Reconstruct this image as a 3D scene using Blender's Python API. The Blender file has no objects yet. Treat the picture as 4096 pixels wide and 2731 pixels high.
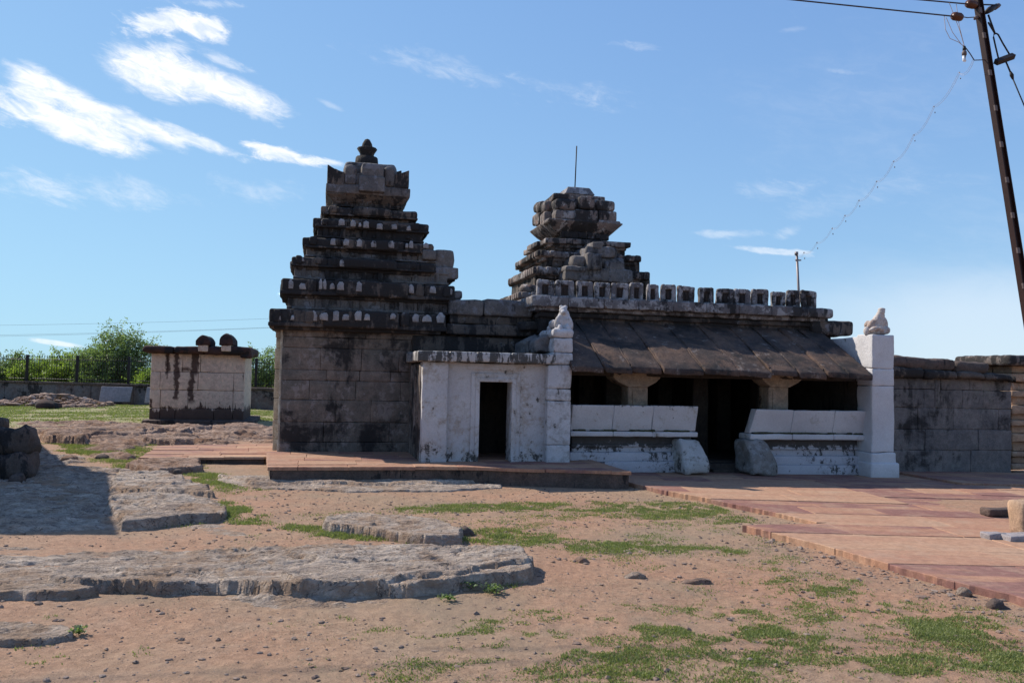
import bpy, math, random
import numpy as np
from mathutils import Vector, Matrix

# ------------------------------------------------------------------ camera, world, sun, exposure
SC = bpy.context.scene
F = 3306.0; ROLL = 0.0215; PITCH = math.radians(2.51); TH = math.radians(13); H = 1.9
cd = bpy.data.cameras.new('Camera'); cam = bpy.data.objects.new('Camera', cd); SC.collection.objects.link(cam)
cd.sensor_width = 36; cd.lens = F / 4096 * 36; cd.clip_end = 6000; cd.clip_start = .05
cam.matrix_world = (Matrix.Translation((0, 0, H)) @ Matrix.Rotation(PITCH, 4, 'X') @ Matrix.Rotation(math.pi/2, 4, 'X')
                    @ Matrix.Rotation(ROLL, 4, 'Z'))
SC.camera = cam
SC.view_settings.view_transform = 'Standard'; SC.view_settings.look = 'None'
SC.view_settings.exposure = 0.30; SC.view_settings.gamma = 1; SC.view_settings.use_curve_mapping = False
SUN = Vector((-.89, .45, 0)).normalized() * math.cos(math.radians(41)) + Vector((0, 0, math.sin(math.radians(41))))
sl = bpy.data.lights.new('sun', 'SUN'); sl.energy = 5.0; sl.angle = math.radians(.53); sl.color = (1, .93, .82)
so = bpy.data.objects.new('sun', sl); SC.collection.objects.link(so); so.rotation_euler = SUN.to_track_quat('Z', 'Y').to_euler()

class NT:
    """small helper round a node tree"""
    def __init__(s, tree): s.t = tree; s.n = tree.nodes; s.l = tree.links
    def new(s, typ, **kw):
        n = s.n.new(typ)
        for k, v in kw.items(): setattr(n, k, v)
        return n
    def put(s, sock, v):
        if isinstance(v, bpy.types.NodeSocket): s.l.new(v, sock)
        elif v is not None:
            if isinstance(v, (tuple, list)) and len(v) == 3 and sock.type == 'RGBA': v = (*v, 1)
            sock.default_value = v
    def math(s, op, a, b=None, c=None, clamp=False):
        n = s.new('ShaderNodeMath', operation=op, use_clamp=clamp)
        s.put(n.inputs[0], a); s.put(n.inputs[1], b)
        if c is not None: s.put(n.inputs[2], c)
        return n.outputs[0]
    def vmath(s, op, a, b=None):
        n = s.new('ShaderNodeVectorMath', operation=op); s.put(n.inputs[0], a); s.put(n.inputs[1], b)
        return n.outputs[0]
    def scale(s, v, xyz): return s.vmath('MULTIPLY', v, xyz)
    def noise(s, vec, scale, detail=6, rough=.6, dist=0):
        n = s.new('ShaderNodeTexNoise'); s.put(n.inputs['Vector'], vec); n.inputs['Scale'].default_value = scale
        n.inputs['Detail'].default_value = detail; n.inputs['Roughness'].default_value = rough
        n.inputs['Distortion'].default_value = dist
        return n.outputs[0]
    def vor(s, vec, scale, feature='F1'):
        n = s.new('ShaderNodeTexVoronoi', feature=feature); s.put(n.inputs['Vector'], vec); n.inputs['Scale'].default_value = scale
        return n
    def step(s, v, a, b):
        n = s.new('ShaderNodeMapRange', interpolation_type='SMOOTHSTEP'); s.put(n.inputs[0], v)
        s.put(n.inputs[1], a); s.put(n.inputs[2], b)
        return n.outputs[0]
    def mix(s, f, a, b):
        n = s.new('ShaderNodeMix', data_type='RGBA'); s.put(n.inputs[0], f); s.put(n.inputs[6], a); s.put(n.inputs[7], b)
        return n.outputs[2]
    def mul(s, c, f):
        n = s.new('ShaderNodeMix', data_type='RGBA', blend_type='MULTIPLY'); n.inputs[0].default_value = 1
        s.put(n.inputs[6], c); s.put(n.inputs[7], f)
        return n.outputs[2]

W = bpy.data.worlds.new('World'); SC.world = W; W.use_nodes = True
def build_world():
    q = NT(W.node_tree); q.n.clear()
    out = q.new('ShaderNodeOutputWorld'); bg = q.new('ShaderNodeBackground')
    sky = q.new('ShaderNodeTexSky', sky_type='NISHITA'); sky.sun_disc = False
    sky.sun_elevation = math.radians(41); sky.sun_rotation = math.atan2(SUN.x, SUN.y)
    sky.air_density = 1.0; sky.dust_density = .15; sky.ozone_density = 1.2; sky.altitude = 300
    d = q.new('ShaderNodeTexCoord').outputs['Generated']
    sp = q.new('ShaderNodeSeparateXYZ'); q.put(sp.inputs[0], d); X, Y, Z = sp.outputs
    # azimuth / elevation of the direction, in radians
    az = q.math('ARCTAN2', X, Y); el = q.math('ARCSINE', Z)
    co = q.new('ShaderNodeCombineXYZ'); q.put(co.inputs[0], az); q.put(co.inputs[1], el); AE = co.outputs[0]
    AR = q.scale(AE, (1, 1, 1)); cr = q.new('ShaderNodeVectorRotate', rotation_type='Z_AXIS'); q.put(cr.inputs[0], AE); cr.inputs['Angle'].default_value = .22; AR = cr.outputs[0]
    n1 = q.noise(q.scale(AR, (1, 2.6, 1)), 9, 8, .62, .5); n2 = q.noise(q.scale(AR, (1, 2.8, 1)), 30, 7, .7, .6)
    wig = q.math('ADD', q.math('MULTIPLY', q.math('SUBTRACT', n1, .5), 2.6), q.math('MULTIPLY', q.math('SUBTRACT', n2, .5), 1.5))
    def blob(px, py, rx, ry, rot, dens, soft=.8, wisp=1.0):
        d3 = ray(px, py); a0 = math.atan2(d3[0], d3[1]); e0 = math.asin(d3[2] / math.sqrt(sum(t*t for t in d3)))
        rx /= F * 1.12; ry /= F * 1.12; c, s_ = math.cos(rot), math.sin(rot)
        da = q.math('SUBTRACT', az, a0); de = q.math('SUBTRACT', el, e0)
        xx = q.math('ADD', q.math('MULTIPLY', da, c / rx), q.math('MULTIPLY', de, s_ / rx))
        yy = q.math('ADD', q.math('MULTIPLY', da, -s_ / ry), q.math('MULTIPLY', de, c / ry))
        r = q.math('SQRT', q.math('ADD', q.math('MULTIPLY', xx, xx), q.math('MULTIPLY', yy, yy)))
        v = q.math('ADD', q.math('SUBTRACT', .99, r), q.math('MULTIPLY', wig, wisp))
        return q.math('MULTIPLY', q.step(v, 0.0, soft), dens)
    blobs = [(650, 295, 270, 115, -.12, 1.0, .6, .4), (880, 345, 340, 80, -.24, 1.0, .55, .3), (640, 220, 150, 70, .3, .55, .7, .9), (900, 250, 140, 30, -.25, .45, .8, .8),
             (1000, 440, 170, 35, -.2, .35, .8, 1.1),
             (150, 350, 150, 90, -.35, .9, .7, .5), (330, 420, 260, 62, -.42, .95, .7, .4), (560, 500, 240, 48, -.34, .85, .7, .5), (800, 565, 260, 38, -.26, .7, .7, .7),
             (1120, 620, 230, 42, -.12, .85, .6, .9), (1290, 645, 110, 22, -.1, .6, .7, .8),
             (280, 505, 320, 72, -.2, .95, .6, .45), (80, 430, 200, 90, -.1, .55, .7, .9),
             (640, 90, 200, 60, .25, .8, .6, .9), (820, 105, 130, 60, -.1, .85, .6, .7), (850, 15, 200, 25, .1, .3, .8, 1.2),
             (400, 760, 420, 70, .05, .33, 1.5, 1.4), (1050, 760, 300, 70, 0, .3, 1.5, 1.2), (100, 740, 200, 60, 0, .25, 1.4, 1.2),
             (210, 1370, 120, 14, -.12, .6, .5, .4),
             (1900, 310, 520, 60, -.15, .22, 1.3, 1.5), (2200, 340, 300, 50, -.1, .15, 1.3, 1.3), (1320, 420, 70, 14, -.3, .2, 1, 1), (2550, 185, 120, 20, -.1, .18, 1, 1.2),
             (3080, 760, 230, 50, -.05, .2, 1.2, 1.3), (2900, 935, 190, 24, -.03, .3, .9, 1.0), (3150, 930, 70, 30, .3, .25, 1, 1.1), (3100, 1005, 190, 18, -.12, .45, .6, .8),
             (3400, 800, 300, 70, .15, .14, 1.4, 1.2), (3170, 120, 100, 18, 0, .12, 1, 1), (3380, 290, 90, 14, -.2, .12, 1, 1),
             (3500, 400, 900, 420, 0, .10, 2.0, .9), (4100, 900, 500, 260, 0, .12, 1.6, .6)]
    tot = None
    for b in blobs:
        v = blob(*b); v = q.math('SUBTRACT', 1.0, v)
        tot = v if tot is None else q.math('MULTIPLY', tot, v)
    cloud = q.math('SUBTRACT', 1.0, tot)
    # pale veil of thin high cloud low on the right
    cloud = q.math('MULTIPLY', cloud, q.math('ADD', .62, q.math('MULTIPLY', q.step(n2, .34, .62), .40)))
    veil = q.math('MULTIPLY', q.step(q.math('ADD', el, q.math('MULTIPLY', n1, .05)), .185, .10), q.step(az, .22, .5))
    cloud = q.math('MAXIMUM', cloud, q.math('MULTIPLY', veil, .36))
    # soft shoulder so the bright air near the horizon keeps its pale blue
    k = SKYS * 1.34; num = q.scale(sky.outputs[0], (1.0*1.95, 1.12*2.08, 1.3*3.15))
    den = q.vmath('ADD', q.scale(sky.outputs[0], (1.0*3.0*k, 1.12*1.84*k, 1.3*2.35*k)), (1, 1, 1)); base = q.vmath('DIVIDE', num, den)
    col = q.mix(cloud, base, (CLOUD, CLOUD*1.01, CLOUD*1.03))
    q.put(bg.inputs[0], col); bg.inputs[1].default_value = SKYS
    q.l.new(bg.outputs[0], out.inputs[0])
SKYS = .10; CLOUD = 9.0
def ray(px, py):
    x = (px - 2048) / F; y = -(py - 1365.5) / F; c, s = math.cos(ROLL), math.sin(ROLL)
    x2 = x*c - y*s; y2 = x*s + y*c
    return (x2, math.cos(PITCH) - y2*math.sin(PITCH), math.sin(PITCH) + y2*math.cos(PITCH))
build_world()

# ------------------------------------------------------------------ site frame: u runs along the temple front, v away from the camera
Uv = (math.cos(TH), math.sin(TH)); Vv = (-math.sin(TH), math.cos(TH))
def P(px, py, v):
    d = ray(px, py); t = v / (d[0]*Vv[0] + d[1]*Vv[1]); return t*(d[0]*Uv[0] + d[1]*Uv[1]), H + t*d[2]
def G(px, py, z=-.1):
    d = ray(px, py); t = (z - H) / d[2]; x, y = d[0]*t, d[1]*t; return x*Uv[0] + y*Uv[1], x*Vv[0] + y*Vv[1]
def Gs(pts, z=-.1): return [G(a, b, z) for a, b in pts]
def world(u, v, z=0): return Vector((u*Uv[0] + v*Vv[0], u*Uv[1] + v*Vv[1], z))

# ------------------------------------------------------------------ noise
def _h(i, j, k, s):
    n = (i.astype(np.int64)*374761393 + j.astype(np.int64)*668265263 + k.astype(np.int64)*2147483647 + s*1274126177) & 0xffffffff
    n = ((n ^ (n >> 13)) * 1274126177) & 0xffffffff; n = (n ^ (n >> 16)) & 0xffffffff
    n = (n * 2246822519) & 0xffffffff; n = n ^ (n >> 15)
    return (n & 0xffffff) / float(0xffffff)
def vn(x, y, z, s=0):
    i, j, k = np.floor(x), np.floor(y), np.floor(z); fx, fy, fz = x-i, y-j, z-k
    fx, fy, fz = [t*t*(3-2*t) for t in (fx, fy, fz)]; r = 0
    for a in (0, 1):
        for b in (0, 1):
            for c in (0, 1):
                r = r + _h(i+a, j+b, k+c, s) * (fx if a else 1-fx) * (fy if b else 1-fy) * (fz if c else 1-fz)
    return r*2-1
def fbm(x, y, z, o=4, s=0, g=.5):
    r = 0; a = 1; t = 0
    for n in range(o):
        f = 2.03**n; r = r + a*vn(x*f + 17.3*n, y*f + 5.1*n, z*f, s + n*7); t += a; a *= g
    return r/t
def sstep(x, a, b):
    t = np.clip((x-a)/(b-a), 0, 1); return t*t*(3-2*t)
def sdist(px, py, poly):
    """signed distance, positive inside"""
    d = np.full(px.shape, 1e9); ins = np.zeros(px.shape, bool); n = len(poly)
    for a in range(n):
        x0, y0 = poly[a]; x1, y1 = poly[(a+1) % n]; ex, ey = x1-x0, y1-y0
        t = np.clip(((px-x0)*ex + (py-y0)*ey) / (ex*ex + ey*ey + 1e-12), 0, 1)
        d = np.minimum(d, np.hypot(px-x0-t*ex, py-y0-t*ey))
        if y0 != y1: ins ^= ((y0 > py) != (y1 > py)) & (px < (x1-x0)*(py-y0)/(y1-y0) + x0)
    return np.where(ins, d, -d)

# ------------------------------------------------------------------ mesh building, all in (u, v, z)
class MB:
    def __init__(s): s.v = []; s.q = []; s.t = []; s.qm = []; s.tm = []; s.n = 0; s.c = []
    def add(s, v, f, m=0, col=None):
        v = np.asarray(v, float).reshape(-1, 3); f = np.asarray(f, np.int64); s.v.append(v)
        (s.q if f.shape[1] == 4 else s.t).append(f + s.n); (s.qm if f.shape[1] == 4 else s.tm).append(np.full(len(f), m))
        s.c.append(np.full(len(v), 0.5 if col is None else 0.) + (0 if col is None else col)); s.n += len(v); return s
    def box(s, u0, u1, v0, v1, z0, z1, seg=.12, r=.015, amp=.006, fr=3., seed=None, m=0, warp=None, col=None):
        seed = random.randrange(9999) if seed is None else seed
        L = [(u0, u1), (v0, v1), (z0, z1)]; ax = []
        rr = [min(r, (b-a)*.45) for a, b in L]
        for (a, b), r_ in zip(L, rr):
            n = max(1, int((b-a-2*r_)/seg)); ax.append(np.concatenate([[a, a+r_*.35], np.linspace(a+r_, b-r_, n+1), [b-r_*.35, b]]))
        N = [len(a) for a in ax]; quads = []
        for w in range(3):
            i, j = [(1, 2), (2, 0), (0, 1)][w]
            A, B = np.meshgrid(np.arange(N[i]-1), np.arange(N[j]-1), indexing='ij'); A = A.ravel(); B = B.ravel()
            for side in (0, 1):
                cs = [(A, B), (A+1, B), (A+1, B+1), (A, B+1)]
                if side == 0: cs = cs[::-1]
                qd = []
                for a_, b_ in cs:
                    idx = [None]*3; idx[w] = np.full(A.shape, (N[w]-1) if side else 0); idx[i] = a_; idx[j] = b_
                    qd.append(idx[0]*N[1]*N[2] + idx[1]*N[2] + idx[2])
                quads.append(np.stack(qd, 1))
        Q = np.concatenate(quads); keys, inv = np.unique(Q, return_inverse=True); Q = inv.reshape(Q.shape)
        p = np.stack([ax[0][keys//(N[1]*N[2])], ax[1][(keys//N[2]) % N[1]], ax[2][keys % N[2]]], 1)
        inner = np.stack([np.clip(p[:, k], L[k][0]+rr[k], L[k][1]-rr[k]) for k in range(3)], 1)
        d = p - inner; R = np.array(rr); dn = d / R; ln = np.linalg.norm(dn, axis=1, keepdims=True); p = inner + dn/np.maximum(ln, 1e-6)*R
        if warp is not None: p = warp(p.copy())
        if amp:
            f = fr
            p = p + amp*np.stack([fbm(p[:, 0]*f + k*31, p[:, 1]*f + k*7, p[:, 2]*f, 4, seed+k*13, .6) for k in range(3)], 1)*1.6
        return s.add(p, Q, m, col)
    def tube(s, pts, rad, n=6, m=0, cap=True, col=None):
        pts = [Vector(p) for p in pts]; rad = rad if isinstance(rad, (list, tuple)) else [rad]*len(pts); V = []
        for i, p in enumerate(pts):
            d = (pts[min(i+1, len(pts)-1)] - pts[max(i-1, 0)]).normalized(); a = d.cross(Vector((0, 0, 1)))
            if a.length < .05: a = d.cross(Vector((1, 0, 0)))
            a.normalize(); b = d.cross(a)
            for k in range(n):
                t = 2*math.pi*k/n; V.append(p + (a*math.cos(t) + b*math.sin(t))*rad[i])
        Q = [[i*n+k, i*n+(k+1) % n, (i+1)*n+(k+1) % n, (i+1)*n+k] for i in range(len(pts)-1) for k in range(n)]
        if cap:
            V.append(pts[0]); V.append(pts[-1]); c0 = len(V)-2; l = (len(pts)-1)*n
            T = [[c0, (k+1) % n, k] for k in range(n)] + [[c0+1, l+k, l+(k+1) % n] for k in range(n)]
            b0 = s.n; s.add([tuple(x) for x in V], Q, m, col); s.t.append(np.array(T)+b0); s.tm.append(np.full(len(T), m))
        else: s.add([tuple(x) for x in V], Q, m, col)
        return s
    def lathe(s, c, prof, n=16, m=0, amp=0, sq=None, col=None, seed=1, rot=0):
        """profile of (radius, z); sq>2 squares the section"""
        V = []
        for r, z in prof:
            for k in range(n):
                t = 2*math.pi*k/n + rot; ct, st = math.cos(t), math.sin(t); w = 1 if not sq else (abs(ct)**sq + abs(st)**sq)**(-1/sq)
                V.append((c[0]+r*w*ct, c[1]+r*w*st, c[2]+z))
        V = np.array(V)
        if amp: V = V + amp*np.stack([fbm(V[:, 0]*4+k*9, V[:, 1]*4, V[:, 2]*4, 3, seed+k) for k in range(3)], 1)
        Q = [[i*n+k, i*n+(k+1) % n, (i+1)*n+(k+1) % n, (i+1)*n+k] for i in range(len(prof)-1) for k in range(n)]
        return s.add(V, Q, m, col)
    def prism(s, poly, z0, z1, m=0, col=None):
        n = len(poly); V = [(a, b, z0) for a, b in poly] + [(a, b, z1) for a, b in poly] + [(sum(a for a, b in poly)/n, sum(b for a, b in poly)/n, z) for z in (z0, z1)]
        Q = [[k, (k+1) % n, n+(k+1) % n, n+k] for k in range(n)]; T = [[2*n+1, n+k, n+(k+1) % n] for k in range(n)] + [[2*n, (k+1) % n, k] for k in range(n)]
        b0 = s.n; s.add(V, Q, m, col); s.t.append(np.array(T)+b0); s.tm.append(np.full(len(T), m)); return s
    def mesh(s, name, mats, org, smooth=True):
        me = bpy.data.meshes.new(name); v = np.concatenate(s.v) - np.array(org)
        q = np.concatenate(s.q) if s.q else np.zeros((0, 4), np.int64); t = np.concatenate(s.t) if s.t else np.zeros((0, 3), np.int64)
        me.vertices.add(len(v)); me.vertices.foreach_set('co', v.astype(np.float32).ravel())
        me.loops.add(q.size + t.size); me.loops.foreach_set('vertex_index', np.concatenate([q.ravel(), t.ravel()]).astype(np.int32))
        me.polygons.add(len(q)+len(t))
        me.polygons.foreach_set('loop_start', np.concatenate([np.arange(len(q))*4, q.size + np.arange(len(t))*3]).astype(np.int32))
        mi = np.concatenate([np.concatenate(s.qm) if s.qm else [], np.concatenate(s.tm) if s.tm else []]).astype(np.int32)
        me.polygons.foreach_set('material_index', mi)
        me.polygons.foreach_set('use_smooth', np.full(len(q)+len(t), smooth))
        a = me.attributes.new('tone', 'FLOAT', 'POINT'); a.data.foreach_set('value', np.concatenate(s.c).astype(np.float32))
        for m in (mats if isinstance(mats, (list, tuple)) else [mats]): me.materials.append(m)
        me.update(calc_edges=True); return me
ORG = {}
def settag(o, label=None, cat=None, group=None, kind=None):
    for k, v in (('label', label), ('category', cat), ('group', group), ('kind', kind)):
        if v: o[k] = v
    return o
def thing(name, label, cat, u, v, z=0, group=None):
    o = bpy.data.objects.new(name, None); SC.collection.objects.link(o); o.empty_display_size = .3
    o.location = world(u, v, z); o.rotation_euler = (0, 0, TH); ORG[o.name] = (u, v, z); return settag(o, label, cat, group)
def part(name, mb, mats, parent, smooth=True, label=None):
    org = ORG[parent.name]; o = bpy.data.objects.new(name, mb.mesh(name, mats, org, smooth)); SC.collection.objects.link(o)
    o.parent = parent; ORG[o.name] = org
    if label: o['label'] = label
    return o
def solo(name, mb, mats, label=None, cat=None, group=None, kind=None, org=None, smooth=True):
    if org is None:
        v = np.concatenate(mb.v); org = (float(v[:, 0].mean()), float(v[:, 1].mean()), float(v[:, 2].min()))
    o = bpy.data.objects.new(name, mb.mesh(name, mats, org, smooth)); SC.collection.objects.link(o)
    o.location = world(*org); o.rotation_euler = (0, 0, TH); ORG[o.name] = org; return settag(o, label, cat, group, kind)

# ------------------------------------------------------------------ materials
def material(name, fn, rough=.92, spec=.25):
    m = bpy.data.materials.new(name); m.use_nodes = True; q = NT(m.node_tree); q.n.clear()
    out = q.new('ShaderNodeOutputMaterial'); b = q.new('ShaderNodeBsdfPrincipled'); q.l.new(b.outputs[0], out.inputs[0])
    b.inputs['Roughness'].default_value = rough; b.inputs['Specular IOR Level'].default_value = spec
    q.b = b; q.out = out; q.o = q.new('ShaderNodeTexCoord').outputs['Object']
    q.tone = q.new('ShaderNodeAttribute', attribute_name='tone').outputs['Fac']
    fn(q); return m
def bump(q, h, dist=.01, strength=.7):
    n = q.new('ShaderNodeBump'); n.inputs['Strength'].default_value = strength; n.inputs['Distance'].default_value = dist
    q.put(n.inputs['Height'], h); q.l.new(n.outputs[0], q.b.inputs['Normal'])
def stone(name, a, b, dark=(.018, .017, .018), dk=.5, streak=.5, plaster=None, pl=.6, pcol=(.42, .40, .41), red=None, rd=.6, bmp=.012, soft=.10, zfade=None, runs=None):
    """weathered masonry: two stone tones, grain, black lichen in patches and runs, remains of limewash"""
    def f(q):
        o = q.o
        n0 = q.noise(o, 1.7, 6, .62); n1 = q.noise(o, 7, 7, .7); n2 = q.noise(o, 38, 4, .7); n3 = q.noise(q.vmath('ADD', o, (7.7, 3.1, 9.2)), .95, 7, .68, .4)
        st = q.noise(q.scale(o, (1, 1, .16)), 6.5, 6, .65, .3)
        col = q.mix(q.step(n0, .35, .65), a, b)
        col = q.mix(q.math('MULTIPLY', q.math('SUBTRACT', q.tone, .5), .55, clamp=True), col, b)
        col = q.mul(col, q.mix(q.step(n1, .3, .72), (.72, .72, .72), (1.18, 1.16, 1.14)))
        col = q.mul(col, q.mix(q.step(n2, .3, .7), (.8, .8, .8), (1.14, 1.14, 1.14)))
        if red: col = q.mix(q.math('MULTIPLY', q.step(q.noise(q.vmath('ADD', o, (3, 9, 1)), 3.2, 5, .7), rd, rd+.1), .8), col, red)
        if plaster: 
            pm = q.math('ADD', q.math('MULTIPLY', q.noise(q.vmath('ADD', o, (1, 4, 2)), 3.5, 8, .72, .3), .72), q.math('MULTIPLY', st, .28)); pm = q.math('ADD', q.math('MULTIPLY', q.math('SUBTRACT', pm, .5), 1.6), .5)
            col = q.mix(q.math('MULTIPLY', q.step(pm, pl, pl+.05), plaster), col, q.mul(pcol, q.mix(n1, (.75, .75, .75), (1.1, 1.1, 1.1))))
        dm = q.math('ADD', q.math('MULTIPLY', n3, 1-streak), q.math('MULTIPLY', st, streak))
        dm = q.math('ADD', dm, q.math('MULTIPLY', q.math('SUBTRACT', n1, .5), .22))
        dm = q.math('ADD', q.math('MULTIPLY', q.math('SUBTRACT', dm, .5), 1.9), .5)
        if zfade:     # damp staining whose amount depends on the height up the wall
            z0, z1, k = zfade; sx = q.new('ShaderNodeSeparateXYZ'); q.put(sx.inputs[0], o)
            dm = q.math('ADD', dm, q.math('MULTIPLY', q.step(sx.outputs[2], z0, z1), k))
        dmk = q.step(dm, 1-dk, 1-dk+soft)
        if runs:      # separate runs of black staining: (centre u, half width, bottom z, top z) in the object's own frame
            sx = q.new('ShaderNodeSeparateXYZ'); q.put(sx.inputs[0], o); wv = q.math('ADD', q.math('MULTIPLY', q.math('SUBTRACT', n1, .5), .34), q.math('MULTIPLY', q.math('SUBTRACT', n0, .5), .2))
            for uc, hw, zb_, zt_ in runs:
                du = q.math('ABSOLUTE', q.math('ADD', q.math('SUBTRACT', sx.outputs[0], uc), wv))
                rm = q.math('MULTIPLY', q.step(du, hw*1.35, hw*.6), q.math('MULTIPLY', q.step(q.math('ADD', sx.outputs[2], wv), zb_-.08, zb_+.12), q.step(sx.outputs[2], zt_+.1, zt_)))
                dmk = q.math('MAXIMUM', dmk, rm)
        col = q.mix(q.math('MULTIPLY', dmk, .93), col, q.mul(dark, q.mix(n2, (.6, .6, .6), (1.8, 1.7, 1.6))))
        q.put(q.b.inputs['Base Color'], col)
        bump(q, q.math('ADD', q.math('MULTIPLY', n1, .9), q.math('MULTIPLY', n2, .45)), bmp*1.6, .85)
    return material(name, f)
def wash(name, col=(.53, .515, .52), dirt=(.33, .29, .24), dk=.36, dirtk=.42, streak=.3, topdark=None):
    def f(q):
        o = q.o; n0 = q.noise(o, 1.1, 5, .6); n1 = q.noise(o, 9, 8, .75); n2 = q.noise(o, 45, 4, .7); n3 = q.noise(q.vmath('ADD', o, (5, 2, 8)), 1.5, 8, .75, .5)
        st = q.noise(q.scale(o, (1, 1, .18)), 8, 6, .7, .2)
        c = q.mul(col, q.mix(q.step(n0, .3, .7), (.88, .87, .88), (1.05, 1.05, 1.05)))
        c = q.mix(q.math('MULTIPLY', q.step(q.math('ADD', q.math('MULTIPLY', n3, .6), q.math('MULTIPLY', n1, .4)), 1-dirtk-.03, 1-dirtk+.08), .75), c, dirt)
        c = q.mul(c, q.mix(q.step(n2, .35, .65), (.9, .9, .9), (1.05, 1.05, 1.05)))
        d = q.math('ADD', q.math('ADD', q.math('MULTIPLY', n3, .5-streak*.5), q.math('MULTIPLY', st, streak)), q.math('MULTIPLY', n1, .5-streak*.5))
        d = q.math('ADD', q.math('MULTIPLY', q.math('SUBTRACT', d, .5), 1.8), .5)
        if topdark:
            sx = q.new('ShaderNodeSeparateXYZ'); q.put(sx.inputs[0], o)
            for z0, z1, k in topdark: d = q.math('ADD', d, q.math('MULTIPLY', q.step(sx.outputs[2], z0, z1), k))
        c = q.mix(q.math('MULTIPLY', q.step(d, 1-dk, 1-dk+.06), .9), c, (.045, .042, .04))
        q.put(q.b.inputs['Base Color'], c)
        bump(q, q.math('ADD', q.math('ADD', n1, q.math('MULTIPLY', n0, 1.5)), q.math('MULTIPLY', n2, .4)), .022, .8)
    return material(name, f)

M = {}
_ru = lambda x: P(x, 1500, 31.4)[0] + 4.2
_rz = lambda y: P(700, y, 31.4)[1]
RUNS = [(_ru(670), .07, _rz(1500), _rz(1408)), (_ru(707), .08, _rz(1600), _rz(1410)), (_ru(777), .12, _rz(1500), _rz(1410)), (_ru(768), .10, _rz(1612), _rz(1480)), (_ru(742), .16, _rz(1486), _rz(1474)), (_ru(790), .05, _rz(1470), _rz(1410)), (_ru(606), .05, _rz(1690), _rz(1600))]
M['pink'] = stone('pink_weathered_sandstone', (.215, .165, .135), (.15, .128, .11), dk=.53, streak=.2, plaster=.7, pl=.56, pcol=(.29, .24, .22), soft=.22)
M['pinklit'] = stone('sunlit_tone_sandstone', (.52, .46, .36), (.42, .34, .26), dk=.3, streak=.4, plaster=.8, pl=.55, pcol=(.6, .56, .46))  # pale copy of the pink sandstone, with sunlight put into its colour
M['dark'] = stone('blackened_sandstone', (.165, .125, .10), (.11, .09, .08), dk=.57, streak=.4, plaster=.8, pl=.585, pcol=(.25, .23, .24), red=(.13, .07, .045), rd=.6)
M['darker'] = stone('black_lichened_sandstone', (.13, .10, .082), (.09, .075, .068), dk=.59, streak=.35, plaster=.8, pl=.60, pcol=(.22, .21, .225))
M['band'] = stone('grey_blackened_masonry', (.18, .155, .14), (.125, .115, .115), dk=.51, streak=.3, plaster=.8, pl=.54, pcol=(.22, .21, .225), soft=.2)
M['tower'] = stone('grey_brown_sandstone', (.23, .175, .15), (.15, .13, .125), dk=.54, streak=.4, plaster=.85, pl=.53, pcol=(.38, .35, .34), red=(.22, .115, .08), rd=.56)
M['spot'] = stone('limewash_remains', (.36, .34, .34), (.28, .26, .265), dk=.33, streak=.3)
M['merlon'] = stone('mottled_grey_sandstone', (.20, .18, .18), (.12, .11, .115), dk=.47, streak=.3, plaster=.85, pl=.50, pcol=(.36, .34, .34), red=(.16, .10, .075), rd=.6)
M['niche'] = stone('dark_recess', (.05, .035, .028), (.035, .028, .026), dk=.5)  # near-black stone for the parapet niches and their figures
M['roof'] = stone('brown_roof_slab', (.15, .092, .066), (.075, .056, .05), dark=(.02, .019, .02), dk=.60, streak=0, plaster=.5, pl=.6, pcol=(.30, .25, .22), bmp=.02, soft=.3)
M['white'] = wash('old_limewash', dk=.36, dirtk=.45, topdark=[(1.31, 1.40, .16)])
M['porch'] = wash('porch_limewash', (.50, .475, .475), dirt=(.33, .27, .22), dk=.40, dirtk=.505, topdark=[(.75, .22, .10)])
M['pill'] = wash('pillar_limewash', (.54, .52, .525), dirt=(.27, .24, .22), dk=.40, dirtk=.50)
M['pillr'] = wash('clean_limewash', (.58, .56, .56), dk=.33, dirtk=.40)
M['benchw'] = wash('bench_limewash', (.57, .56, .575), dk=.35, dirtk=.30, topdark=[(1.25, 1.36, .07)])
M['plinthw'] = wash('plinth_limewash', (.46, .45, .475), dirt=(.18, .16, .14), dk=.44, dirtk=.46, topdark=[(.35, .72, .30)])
M['dirtyl'] = wash('yellowed_limewash', (.44, .425, .41), dirt=(.20, .175, .14), dk=.44, dirtk=.5, streak=.4)
M['dirtyw'] = wash('stained_limewash', (.30, .29, .285), dirt=(.15, .13, .11), dk=.42, dirtk=.55, streak=.5)
M['lintel'] = wash('flaking_limewash', (.48, .455, .44), dirt=(.28, .24, .20), dk=.54, dirtk=.46, streak=.6)
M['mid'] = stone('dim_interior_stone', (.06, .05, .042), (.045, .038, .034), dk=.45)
M['capital'] = stone('buff_capital_stone', (.34, .27, .20), (.28, .23, .19), dk=.38, streak=.3)
M['shrinew'] = stone('cream_sandstone', (.72, .56, .43), (.62, .48, .38), dark=(.05, .03, .026), dk=.30, streak=.8, plaster=.7, pl=.5, pcol=(.68, .55, .42), soft=.06, zfade=(.85, .2, .62), runs=RUNS)
M['shriner'] = stone('dark_red_cap_stone', (.085, .045, .036), (.06, .036, .032), dk=.5, streak=.2)
M['greyw'] = stone('grey_shrine_masonry', (.20, .175, .165), (.13, .12, .12), dk=.50, streak=.25, plaster=.6, pl=.58, pcol=(.22, .205, .18), soft=.22)
M['moss'] = stone('olive_moss', (.06, .06, .025), (.045, .04, .022), dk=.45)
M['statue'] = wash('carved_limewash', (.55, .49, .45), dirt=(.30, .20, .15), dk=.38, dirtk=.5)
M['buff'] = stone('sunlit_buff_stone', (.45, .30, .20), (.33, .22, .16), dk=.33, plaster=.5, pl=.6, pcol=(.5, .42, .34))
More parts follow.
